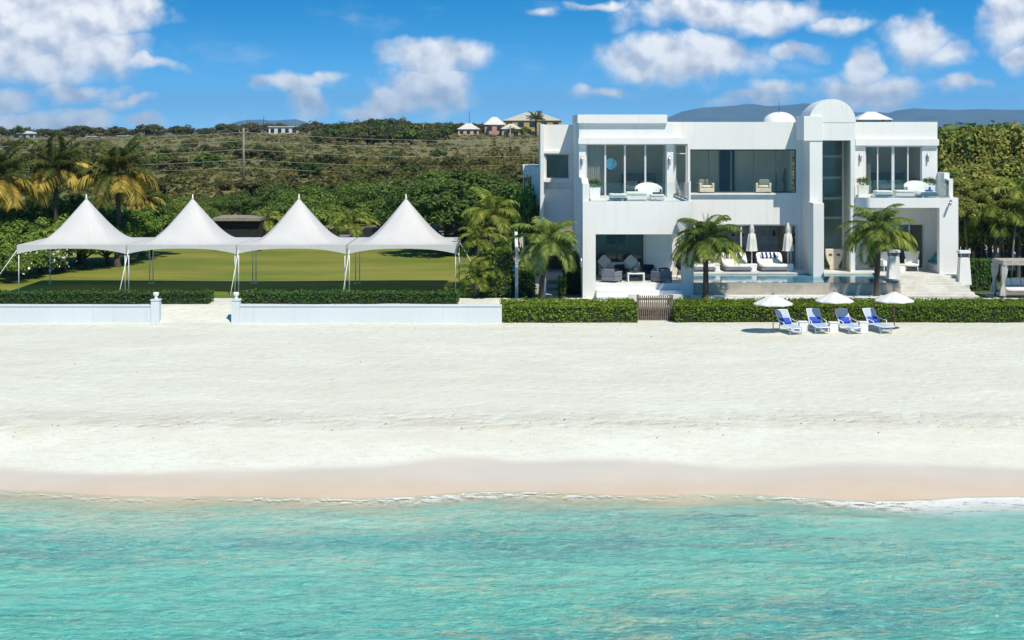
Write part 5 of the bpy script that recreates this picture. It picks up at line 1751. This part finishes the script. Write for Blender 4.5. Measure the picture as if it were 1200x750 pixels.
M_sling2 = pbr('grey_blue_sling', (0.40, 0.47, 0.60), 0.8, 0.08, 9)
lg = beach_lounger_proto()
roll_me = None
for i, (px, d, lab) in enumerate(((925, 74.6, 'pale blue beach lounger beside the first umbrella pole, leftmost of four'), (958.5, 74.9, 'pale blue beach lounger second from the left, between two white cube tables'), (994.5, 74.9, 'pale blue beach lounger right of the middle umbrella, third of four'), (1029, 75.1, 'pale blue beach lounger beside the last umbrella, rightmost of four'))):
    o = lg if i == 0 else copy_tree(lg)
    x = PX(px, d); z = bz(x, d); rz = R((16, 5, 13, 19)[i])
    o.location = (x, d, z + .01); o.rotation_euler = (0, 0, rz)
    tag(o, lab, 'lounger', 'loungers on the beach')
    b = MB(); b.tube([(-.27, 0, 0), (-.2, 0, 0), (.2, 0, 0), (.27, 0, 0)], [.05, .085, .085, .05], 12)
    b.add([(-.27, .02, -.05), (.27, .02, -.05), (.27, .2, .19), (-.27, .2, .19), (-.27, -.06, -.07), (.27, -.06, -.07)], [(0, 1, 2, 3), (4, 5, 1, 0)])
    m3 = Matrix.Rotation(rz, 3, 'Z') @ Vector((0, .36, .45))
    t = b.build('towel', M_blue, None, loc=(x + m3.x, d + m3.y, z + m3.z)); t.rotation_euler = (0, 0, rz)
    tag(t, 'rolled royal blue towel on the ' + ['leftmost', 'second', 'third', 'rightmost'][i] + ' beach lounger', 'towel', 'blue towels on the beach loungers')
for i, (px, d, lab) in enumerate(((941, 75.2, 'white cube side table between the first and second beach loungers'), (976.5, 75.0, 'white cube side table between the second and third beach loungers'), (1011.5, 75.2, 'white cube side table between the third and last beach loungers'))):
    x = PX(px, d); z = bz(x, d)
    r = empty('side_table', (x, d, z), 0, lab, 'table', 'white cube tables on the beach')
    b = MB(); b.box(-.20, .20, -.20, .20, -.04, .42); b.build('body', M_paint, r, bevel=.015)
    b = MB(); b.box(-.22, .22, -.22, .22, .423, .46); b.build('table_top', M_paint, r, bevel=.01)

# pool loungers
def pool_lounger_proto():
    r = empty('pool_lounger', (0, 0, 0))
    b = MB(); b.box(-.55, .55, -1.05, .75, .10, .22); b.box(-.50, .50, -.95, .65, 0, .098); b.build('base', M_greyweave, r, bevel=.02)
    b = MB(); b.rbox(-.54, .54, -1.04, .25, .222, .40); b.build('mattress', M_cushion, r)
    b = MB(); m_ = Matrix.Rotation(R(38), 3, 'X')
    tmp = MB(); tmp.rbox(-.54, .54, -.48, .48, -.08, .08)
    b.add([m_ @ Vector(v) + Vector((0, .60, .62)) for v in tmp.V], tmp.Fc, True); b.build('back_cushion', M_cushion, r)
    b = MB(); b.prism_x([(.3, .222), (.97, .75), (.97, .80), (.75, .222)], -.52, .52); b.build('back_support', M_greyweave, r)
    return r


pl0 = pool_lounger_proto()
plabs = ['leftmost, half hidden behind the palm trunk', 'between the palm and the closed umbrella', 'between the two closed umbrellas']
for i, px in enumerate((820, 862, 904)):
    o = pl0 if i == 0 else copy_tree(pl0)
    d = 89.25; x = PX(px, d)
    o.location = (x, d, 1.05); o.rotation_euler = (0, 0, R(2)); o.scale = (1.38, 1, 1)
    tag(o, 'white cushioned grey pool lounger, ' + plabs[i], 'lounger', 'loungers beside the pool')
    b = MB(); m_ = Matrix.Rotation(R(38), 3, 'X'); tmp = MB(); tmp.rbox(-.40, .40, -.20, .20, -.07, .07)
    b.add([m_ @ Vector(v) for v in tmp.V], tmp.Fc, True)
    t = b.build('pillow', M_stripe, None, loc=(x - .03, d + .58, 1.05 + .80)); t.rotation_euler = (0, 0, R(2)); t.scale = (1.3, 1, 1)
    tag(t, 'blue and white striped pillow on the pool lounger ' + plabs[i].replace('leftmost, ', ''), 'pillow', 'striped pillows on the pool loungers')
for i, (px, u, lab) in enumerate(((838, False, 'white cube planter table between the first two pool loungers'), (881.5, True, 'closed white umbrella in a white block base between two pool loungers'), (924, True, 'closed white umbrella in a white block base near the stair tower'))):
    d = 88.5; x = PX(px, d)
    if u:
        r = empty('closed_umbrella', (x, d + .15, 1.05), 0, lab, 'umbrella', 'closed umbrellas beside the pool')
        b = MB(); b.prism([(-.22, 0), (.22, 0), (.28, .42), (-.28, .42)], -.25, .25); b.build('base', M_paint, r, bevel=.02)
        b = MB(); b.tube([(0, 0, .42), (0, 0, 2.75)], .03, 8); b.build('pole', M_paint, r)
        b = MB(); n = 24; vs = []; fs = []
        prof = [(.30, 1.15), (.27, 1.22), (.23, 1.7), (.17, 2.1), (.09, 2.18), (.13, 2.24), (.10, 2.5), (.03, 2.72)]
        for (rad, z) in prof:
            for k in range(n):
                a = 2 * math.pi * k / n; q = rad * (1 + .18 * math.cos(6 * a))
                vs.append((q * math.cos(a), q * math.sin(a), z))
        for j in range(len(prof) - 1):
            for k in range(n):
                a = j * n + k; c_ = j * n + (k + 1) % n
                fs.append((a, c_, c_ + n, a + n))
        b.add(vs, fs, True); b.build('canopy', M_umb, r)
    else:
        r = empty('side_table', (x, d + .15, 1.05), 0, lab, 'table')
        b = MB(); b.box(-.26, .26, -.25, .25, 0, .38); b.build('body', M_paint, r, bevel=.02)
        b = MB(); b.box(-.29, .29, -.28, .28, .382, .42); b.build('table_top', M_paint, r, bevel=.01)

# ------------------------------------------------------------------ left portico seating
def armchair_proto(fm, cm):
    r = empty('armchair', (0, 0, 0))
    b = MB(); b.box(-.42, .42, -.40, .42, .08, .30); b.box(-.42, -.30, -.40, .42, .302, .58); b.box(.30, .42, -.40, .42, .302, .58); b.box(-.298, .298, .28, .42, .302, .72); b.build('frame', fm, r, bevel=.03)
    b = MB(); b.rbox(-.29, .29, -.40, .27, .30, .46); b.build('seat', cm, r)
    b = MB(); b.rbox(-.28, .28, .12, .30, .45, .78); b.build('back_cushion', cm, r)
    for x in (-.36, .36):
        for y in (-.34, .36):
            b = MB(); b.box(x - .03, x + .03, y - .03, y + .03, 0, .08); b.build('leg', M_dark, r)
    return r


ac = armchair_proto(M_greyweave, M_navy)
for i, (px, d, rz, lab) in enumerate(((717, 83.95, 2.6, 'grey woven armchair with navy cushions at front left in the portico'), (775, 83.95, -2.6, 'grey woven armchair with navy cushions at front right in the portico'), (728, 85.6, .3, 'navy armchair facing out at the back left of the portico table'), (759, 85.6, -.3, 'navy armchair facing out at the back right of the portico table'))):
    o = ac if i == 0 else copy_tree(ac)
    o.location = (PX(px, d), d, .905); o.rotation_euler = (0, 0, rz)
    tag(o, lab, 'armchair', 'armchairs in the left portico')
r = empty('coffee_table', (PX(745, 84.4), 84.4, .905), 0, 'square white coffee table among the portico armchairs', 'table')
b = MB(); b.box(-.46, .46, -.4, .4, .40, .46); b.build('table_top', M_paint, r, bevel=.01)
for x in (-.42, .42):
    for y in (-.36, .36):
        b = MB(); b.box(x - .03, x + .03, y - .03, y + .03, 0, .398); b.build('leg', M_paint, r)
b = MB(); b.lathe((0, 0, 0), [(0, 0), (.10, 0), (.19, .10), (.20, .20), (.15, .28), (.13, .28), (.17, .19), (.1, .05), (0, .04)], 20)
o = b.build('bowl', pbr('dark_bowl', (.03, .05, .06), .4), None, loc=(PX(744, 84.4), 84.3, 1.368)); tag(o, 'round dark bowl on the white portico coffee table', 'bowl')
r = empty('sofa', (PX(726, 87), 86.9, .905), 0, 'white sofa with pillows against the glass at the back of the portico', 'sofa')
b = MB(); b.box(-1.15, 1.15, -.42, .42, .08, .32); b.box(-1.15, 1.15, .25, .42, .322, .78); b.build('frame', M_cushion, r, bevel=.03)
b = MB(); b.rbox(-1.1, -.01, -.40, .24, .32, .48); b.rbox(.01, 1.1, -.40, .24, .32, .48); b.build('seat', M_cushion, r)
for i, px in enumerate((708, 739)):
    b = MB(); m_ = Matrix.Rotation(R(70), 3, 'X') @ Matrix.Rotation(R(45), 3, 'Z'); tmp = MB(); tmp.rbox(-.3, .3, -.3, .3, -.09, .09)
    b.add([m_ @ Vector(v) for v in tmp.V], tmp.Fc, True)
    o = b.build('pillow', M_cushion, None, loc=(PX(px, 86.7), 86.75, 1.75)); tag(o, ['white pillow set on its corner at the left end of the portico sofa', 'white pillow set on its corner at the right end of the portico sofa'][i], 'pillow')
# dark ovoid grill on the pool side of the portico
r = empty('kettle_grill', (PX(806, 84.6), 84.7, .92), 0, 'dark round covered grill by the right pillar of the portico', 'grill')
r.location = (9.25, 85.6, .905)
b = MB(); b.lathe((0, 0, .45), [(0, 0), (.18, .04), (.28, .2), (.30, .36), (.24, .55), (.1, .66), (0, .68)], 20); b.build('body', M_dark, r)
for a in (0.5, 2.6, 4.7):
    b = MB(); b.tube([(.2 * math.cos(a), .2 * math.sin(a), .52), (.28 * math.cos(a), .28 * math.sin(a), 0)], .02, 6); b.build('leg', M_dark, r)

# ------------------------------------------------------------------ balcony furniture
def tub_chair_proto():
    r = empty('round_daybed', (0, 0, 0))
    n = 28
    b = MB(); vs = []; fs = []
    for (rad, z, zc) in ((.62, .08, 0), (.72, .30, .0), (.76, .55, .30), (.66, .60, .30), (.60, .36, 0.02)):
        for k in range(n + 1):
            a = math.pi * (-.12) + math.pi * 1.24 * k / n
            vs.append((rad * math.cos(a), rad * math.sin(a) * .9, z + zc * max(0, math.sin(a)) ** .8))
    for j in range(4):
        for k in range(n):
            q = j * (n + 1) + k
            fs.append((q, q + 1, q + n + 2, q + n + 1))
    b.add(vs, fs, True); b.build('backrest', M_cushion, r)
    b = MB(); b.lathe((0, 0, 0), [(0, .02), (.60, .02), (.68, .12), (.68, .34), (.60, .42), (0, .42)], 28); b.build('seat', M_cushion, r)
    return r


td = tub_chair_proto()
for i, (x, y, lab) in enumerate(((PX(760, 85.2), 85.2, 'rounded white tub daybed on the left balcony'), (PX(1075, 88.3), 88.3, 'rounded white tub daybed on the right balcony'))):
    o = td if i == 0 else copy_tree(td)
    o.location = (x, y, Z2); tag(o, lab, 'daybed')


def low_table(px, d, w, dep, h, lab, top, mat=M_paint):
    r = empty('balcony_ottoman', (PX(px, d), d, Z2), 0, lab, 'ottoman', 'low white seats and tables on the balconies')
    b = MB(); b.box(-w / 2, w / 2, -dep / 2, dep / 2, .04, h * .55); b.build('base', M_paint, r, bevel=.02)
    b = MB(); b.rbox(-w / 2, w / 2, -dep / 2, dep / 2, h * .55 + .002, h); b.build('cushion', M_cushion, r)
    if top:
        b = MB(); b.rbox(-.24, .24, -.12, .12, -.05, .05)
        o = b.build('folded_towel', M_navy if top == 1 else M_blue, None, loc=(PX(px, d), d, Z2 + h + .05)); tag(o, 'folded dark towel on the ' + lab, 'towel')


low_table(724, 84.0, .95, .8, .38, 'low white ottoman at the left of the left balcony', 1)
low_table(745, 84.3, 1.15, .8, .46, 'wide low white ottoman in the middle of the left balcony', 0)
low_table(770, 84.0, .75, .6, .34, 'small low white table at the right of the left balcony', 1)
low_table(1034, 88.0, .95, .8, .38, 'low white ottoman at the left of the right balcony', 0)
low_table(1060, 88.1, 1.2, .8, .40, 'wide low white ottoman in the middle of the right balcony', 0)
low_table(1088, 87.8, .95, .6, .32, 'small low white table at the right of the right balcony', 2)


T_ball = crown_mesh('shrub', 300, .32, .32, .26, 16, 60, .16, .08, .6)
def planter(x, y, z, lab):
    r = empty('planter', (x, y, z), 0, lab, 'planter', 'white cube planters with clipped shrubs')
    b = MB(); b.prism([(-.26, 0), (.26, 0), (.30, .62), (-.30, .62)], -.28, .28); b.build('pot', M_paint, r, bevel=.015)
    c = link('shrub', T_ball, None if T_ball.materials else M_lowhedge, r); c.location = (0, 0, .78)


planter(PX(697, 86.0), 86.0, Z2, 'white planter with a clipped round shrub at the left end of the left balcony')
planter(PX(1011, 89.2), 89.2, Z2, 'white planter with a clipped round shrub at the left end of the right balcony')
planter(PX(1088.5, 88.9), 88.9, Z2, 'white planter with a clipped round shrub at the right end of the right balcony')

# ------------------------------------------------------------------ right portico
def wing_chair_proto():
    r = empty('wing_chair', (0, 0, 0))
    b = MB(); b.prism([(-.30, .42), (.30, .42), (.44, 1.12), (.30, 1.10), (-.30, 1.10), (-.44, 1.12)], .22, .32); b.box(-.40, -.32, -.3, .215, .422, .66); b.box(.32, .40, -.3, .215, .422, .66); b.build('backrest', M_cushion, r, bevel=.02)
    b = MB(); b.rbox(-.40, .40, -.36, .32, .28, .44); b.build('seat', M_cushion, r)
    for x in (-.32, .32):
        for y in (-.28, .26):
            b = MB(); b.tube([(x * 1.08, y * 1.08, 0), (x, y, .30)], .022, 6); b.build('leg', M_paint, r)
    return r


wc = wing_chair_proto()
for i, (px, rz, lab) in enumerate(((1040, .25, 'white wing chair in the right portico, beside the palm trunk'), (1069, -.25, 'white wing chair in the right portico, nearer the turquoise bench'))):
    o = wc if i == 0 else copy_tree(wc)
    o.location = (PX(px, 88.6), 88.7, 1.05); o.rotation_euler = (0, 0, rz); tag(o, lab, 'chair', 'white chairs in the right portico')
r = empty('side_table', (PX(1055, 88.3), 88.3, 1.05), 0, 'small white table between the two wing chairs', 'table')
b = MB(); b.box(-.22, .22, -.22, .22, .0, .40); b.build('body', M_paint, r, bevel=.015)
b = MB(); b.box(-.26, .26, -.26, .26, .402, .44); b.build('table_top', M_paint, r, bevel=.01)
r = empty('bench', (24.1, 88.9, 1.05), 0, 'built in white bench with turquoise cushions inside the right portico', 'bench')
b = MB(); b.box(-.30, .26, -1.2, 1.0, 0, .40); b.build('base', M_white, r)
b = MB(); b.rbox(-.30, .26, -1.2, 1.0, .40, .52); b.build('seat', M_turq, r)
for i, yy in enumerate((88.1, 88.7, 89.3)):
    b = MB(); m_ = Matrix.Rotation(R(-62), 3, 'Y'); tmp = MB(); tmp.rbox(-.28, .28, -.28, .28, -.08, .08)
    b.add([m_ @ Vector(v) for v in tmp.V], tmp.Fc, True)
    o = b.build('pillow', M_turq, None, loc=(24.14, yy, 1.82)); tag(o, 'turquoise pillow on the built in bench, ' + ['the front one', 'the middle one', 'the rear one'][i], 'pillow', 'turquoise pillows on the bench')

# cream face shaped urn by the tower glass
r = empty('face_urn', (PX(977.5, 87.0), 86.75, 1.03), 0, 'large cream urn with two square holes like eyes, before the tower glass', 'urn')
r.location = (PX(977.5, 89.5), 89.5, 1.05)
hw = .52
b = MB(); prof = [(-.24, 0), (.24, 0), (.26, .12), (.24, .2), (.44, .62), (.50, .95), (.50, 1.20), (-.50, 1.20), (-.50, .95), (-.44, .62), (-.24, .2), (-.26, .12)]
b.prism(prof, -.09, .09); b.build('body', M_vase, r, bevel=.03)
b = MB()
for s in (-1, 1):
    b = MB(); b.box(s * .23 - .10, s * .23 + .10, -.102, -.09, .80, .93); b.build('eye_hole', M_tablewood, r)

# stone lanterns
def lantern(x, y, z, h, lab):
    r = empty('stone_lantern', (x, y, z), 0, lab, 'lantern', 'tapered white stone lanterns beside the steps')
    b = MB(); vs = [(-.34, -.34, 0), (.34, -.34, 0), (.34, .34, 0), (-.34, .34, 0), (-.25, -.25, h * .80), (.25, -.25, h * .80), (.25, .25, h * .80), (-.25, .25, h * .80)]
    b.add(vs, [(0, 3, 2, 1), (4, 5, 6, 7), (0, 1, 5, 4), (1, 2, 6, 5), (2, 3, 7, 6), (3, 0, 4, 7)]); b.build('pedestal', M_white, r, bevel=.01)
    b = MB()
    for sx_ in (-1, 1):
        for sy_ in (-1, 1): b.box(sx_ * .22 - .04, sx_ * .22 + .04, sy_ * .22 - .04, sy_ * .22 + .04, h * .80 + .002, h * .92)
    b.box(-.15, .15, -.15, .15, h * .80 + .002, h * .91); b.build('lamp_housing', M_greyweave, r)
    b = MB(); b.box(-.30, .30, -.30, .30, h * .922, h); b.build('cap', M_white, r, bevel=.01)


lantern(PX(1046.5, 84.6), 84.5, .95, 1.62, 'tapered white stone lantern at the pool end of the steps')
lantern(PX(1130, 85.6), 85.7, .6, 1.85, 'tapered white stone lantern at the grove side of the steps')

# daybed gazebo
gzx = PX(1197, 84)
r = empty('canopy_daybed', (gzx, 84.2, 0), 0, 'four post canopy daybed with white curtains beside the grove', 'daybed')
b = MB()
for x in (-1.1, 1.1):
    for y in (-.8, .8):
        b.box(x - .05, x + .05, y - .05, y + .05, 0, 1.85)
b.build('frame', M_pole, r)
b = MB(); b.box(-1.22, 1.22, -.95, .95, 1.852, 2.05); b.box(-1.18, 1.18, -.9, .9, 2.052, 2.09); b.build('roof', pbr('pale_wood', (.46, .42, .36), .8, .15, 5), r, bevel=.01)
b = MB(); b.box(-1.04, 1.04, -.74, .74, .25, .40); b.build('base', M_pole, r)
b = MB(); b.rbox(-1.02, 1.02, -.72, .72, .40, .62); b.build('mattress', M_cushion, r)
for (x, y) in ((-1.1, -.8), (1.1, -.8), (-1.1, .8)):
    b = MB(); n = 20; vs = []; fs = []
    for j in range(9):
        z = 1.84 - 1.62 * j / 8
        sw = .16 - .10 * math.exp(-((z - .9) / .3) ** 2)
        for k in range(n):
            a = 2 * math.pi * k / n; q = sw * (1 + .25 * math.cos(5 * a))
            vs.append((x + q * math.cos(a) - .1 * (1 if x < 0 else -1) * (j / 8), y + q * math.sin(a) * .8, z))
    for j in range(8):
        for k in range(n):
            a = j * n + k; c_ = j * n + (k + 1) % n
            fs.append((a, a + n, c_ + n, c_))
    b.add(vs, fs, True); b.build('curtain', M_curtain, r)
for i, x in enumerate((-.62, -.1, .42)):
    b = MB(); m_ = Matrix.Rotation(R(65), 3, 'X'); tmp = MB(); tmp.rbox(-.25, .25, -.22, .22, -.08, .08)
    b.add([m_ @ Vector(v) for v in tmp.V], tmp.Fc, True)
    o = b.build('pillow', M_cushion, None, loc=(gzx + x, 84.7, .84)); tag(o, 'pale pillow on the canopy daybed, ' + ['leftmost of three', 'middle one of three', 'rightmost of three'][i], 'pillow', 'pillows on the canopy daybed')
b = MB(); b.box(PX(1150, 86), PX(1300, 86), 82.9, 86.5, -.02, .035); tag(b.build('paving', M_pave, None), 'paved corner under the canopy daybed', 'paving', kind='structure')

# ------------------------------------------------------------------ things inside the rooms
def curtain(x0, x1, y, z0, z1, lab, mat=M_curtain):
    b = MB((x0, y, z0)); n = 30; vs = []; fs = []
    for k in range(n + 1):
        x = x0 + (x1 - x0) * k / n; yy = y + .06 * math.sin(k * 1.9)
        vs += [(x, yy, z0), (x, yy, z1)]
    for k in range(n): fs.append((2 * k, 2 * k + 2, 2 * k + 3, 2 * k + 1))
    b.add(vs, fs, True)
    o = b.build('curtain', mat, None, loc=(x0, y, z0)); tag(o, lab, 'curtain')


curtain(PX(687, 88.2), PX(707, 88.2), FL + .55, Z2 + .03, 8.3, 'pale curtain at the left side of the left bedroom window')
curtain(PX(1014.5, 90.6), PX(1020, 90.6), FRR + .5, Z2 + .03, 8.2, 'pale curtain at the left side of the right bedroom window')
b = MB(); b.tube([(0, 0, 0), (0, .05, 0)], .34, 28); o = b.build('mirror', pbr('mirror_silver', (.55, .6, .62), .1, .03, 2, metal=.9), None, loc=(PX(716, 92.4), 92.42, PZ(192, 92.4))); tag(o, 'round mirror on the bedroom wall seen through the left window', 'mirror')


def bed(x, y, z, lab):
    r = empty('bed', (x, y, z), 0, lab, 'bed')
    b = MB(); b.box(-.95, .95, -1.0, 1.0, .0, .28); b.build('base', M_tablewood, r)
    b = MB(); b.rbox(-.95, .95, -1.0, 1.0, .28, .60); b.build('mattress', M_cushion, r)
    b = MB(); b.box(-1.0, 1.0, 1.0, 1.1, 0, 1.2); b.build('headboard', M_greyweave, r)
    b = MB(); b.rbox(-.85, -.05, .55, .95, .58, .78); b.rbox(.05, .85, .55, .95, .58, .78); b.build('pillows', M_cushion, r)


bed(7.4, 90.6, Z2 + .02, 'white bed inside the left bedroom behind the balcony window')
bed(22.4, 92.6, Z2 + .02, 'white bed inside the right bedroom behind the balcony window')
ac2 = armchair_proto(M_vase, M_vase)
za = PZ(226, FC) - .04
for i, (px, lab) in enumerate(((826, 'white armchair behind the wide central window, left of the dark door'), (895, 'white armchair behind the wide central window, right of the dark door'), (846, 'white dining armchair inside the open ground floor room, left one'), (902, 'white dining armchair inside the open ground floor room, right one'))):
    o = ac2 if i == 0 else copy_tree(ac2)
    up = i < 2
    o.location = (PX(px, 90.7), 90.7 if up else 91.0, za if up else 1.05); o.rotation_euler = (0, 0, (.2, -.2, 2.8, -2.9)[i]); o.scale = (1.05,) * 3
    tag(o, lab, 'armchair')
b = vb(); b.box(PX(843.5, 93.4), PX(861, 93.4), 93.45, 93.58, za, za + 2.55); b.build('interior_door', M_navy, villa)
b = MB(); b.tube([(0, 0, 0), (.05, 0, .4), (-.08, 0, .8), (.05, 0, 1.2), (0, 0, 1.4)], [.10, .14, .10, .13, .04], 10)
o = b.build('sculpture', M_tablewood, None, loc=(PX(920, 92), 92, za)); tag(o, 'tall slim dark sculpture behind the right pane of the central window', 'sculpture')
# dining room: shelf wall, table
sh = empty('shelf_unit', (PX(895, 94.7), 94.6, 1.05), 0, 'wide white display shelf on the back wall of the open ground floor room', 'shelf')
b = MB(); b.box(-2.2, 2.2, .30, .34, 0, 2.55)
rs = random.Random(3)
for k in range(5): b.box(-2.2, 2.2, -.02, .298, .5 * k + .02, .5 * k + .06)
for k in range(8): b.box(-2.2 + .62 * k, -2.16 + .62 * k, -.015, .296, .062, 2.5)
b.build('frame', M_paint, sh)
pieces = [M_tablewood, M_cushion, M_greyweave, M_vase, M_dark]
for k in range(22):
    i, j = rs.randrange(7), rs.randrange(4)
    w_ = rs.uniform(.12, .26); h_ = rs.uniform(.15, .36)
    x = -2.2 + .62 * i + .33 + rs.uniform(-.06, .06); z = .5 * j + .064
    b = MB(); b.lathe((0, 0, 0), [(0, 0), (w_ * .4, 0), (w_ * .55, h_ * .4), (w_ * .3, h_ * .8), (w_ * .36, h_), (0, h_)], 10)
    o = b.build('ornament', pieces[k % 5], None, loc=(sh.location.x + x, sh.location.y + .13, 1.05 + z)); tag(o, 'small ornament standing on the white display shelf', 'ornament', 'ornaments on the display shelf')
dt = empty('dining_table', (PX(888, 92), 92, 1.05), 0, 'long dark dining table inside the open ground floor room', 'table')
b = MB(); b.box(-1.3, 1.3, -.45, .45, .70, .76); b.build('table_top', M_tablewood, dt, bevel=.01)
for x in (-1.1, 1.1):
    for y in (-.35, .35):
        b = MB(); b.box(x - .04, x + .04, y - .04, y + .04, 0, .698); b.build('leg', M_tablewood, dt)
# living room behind the left portico
sb = empty('sideboard', (PX(724, 92), 92.2, .92), 0, 'pale wooden sideboard in the room behind the left portico', 'sideboard')
b = MB(); b.box(-.75, .75, -.25, .25, .05, .95); b.build('body', pbr('pale_oak', (.42, .35, .26), .6, .1, 4), sb, bevel=.01)
for k in range(4):
    b = MB(); b.box(-.73 + .37 * k, -.39 + .37 * k, -.27, -.252, .10, .90); b.build('door', M_vase, sb)
pa = empty('wall_painting', (PX(722, 92.8), 92.9, 2.55), 0, 'dark framed painting above the sideboard behind the left portico', 'painting')
b = MB(); b.box(-.55, .55, -.05, .05, -.32, .32); b.build('frame', M_dark, pa)
b = MB(); b.box(-.5, .5, -.06, -.051, -.27, .27); b.build('canvas', pbr('dark_canvas', (.07, .045, .04), .6, .5, 4, col2=(.015, .02, .02)), pa)
b = vb(); b.box(PX(757, FL), PX(781, FL), FL - .06, FL - .004, .92, 3.3); b.build('door', M_paint, villa)

# fabric of air: haze
HZ = 7.5e-5
m, gg, out = base_mat('haze')
vol = gg.node('ShaderNodeVolumePrincipled')
vol.inputs['Color'].default_value = (0.34, 0.66, 1.0, 1)
vol.inputs['Density'].default_value = HZ
vol.inputs['Anisotropy'].default_value = 0.0
gg.l.new(vol.outputs[0], out.inputs['Volume'])
b = MB(); b.box(-14200, 14200, -1600, 14600, -12, 290)
o = b.build('haze', m, None); tag(o, 'thin blue sea air over the coast and hills', 'haze', kind='stuff')
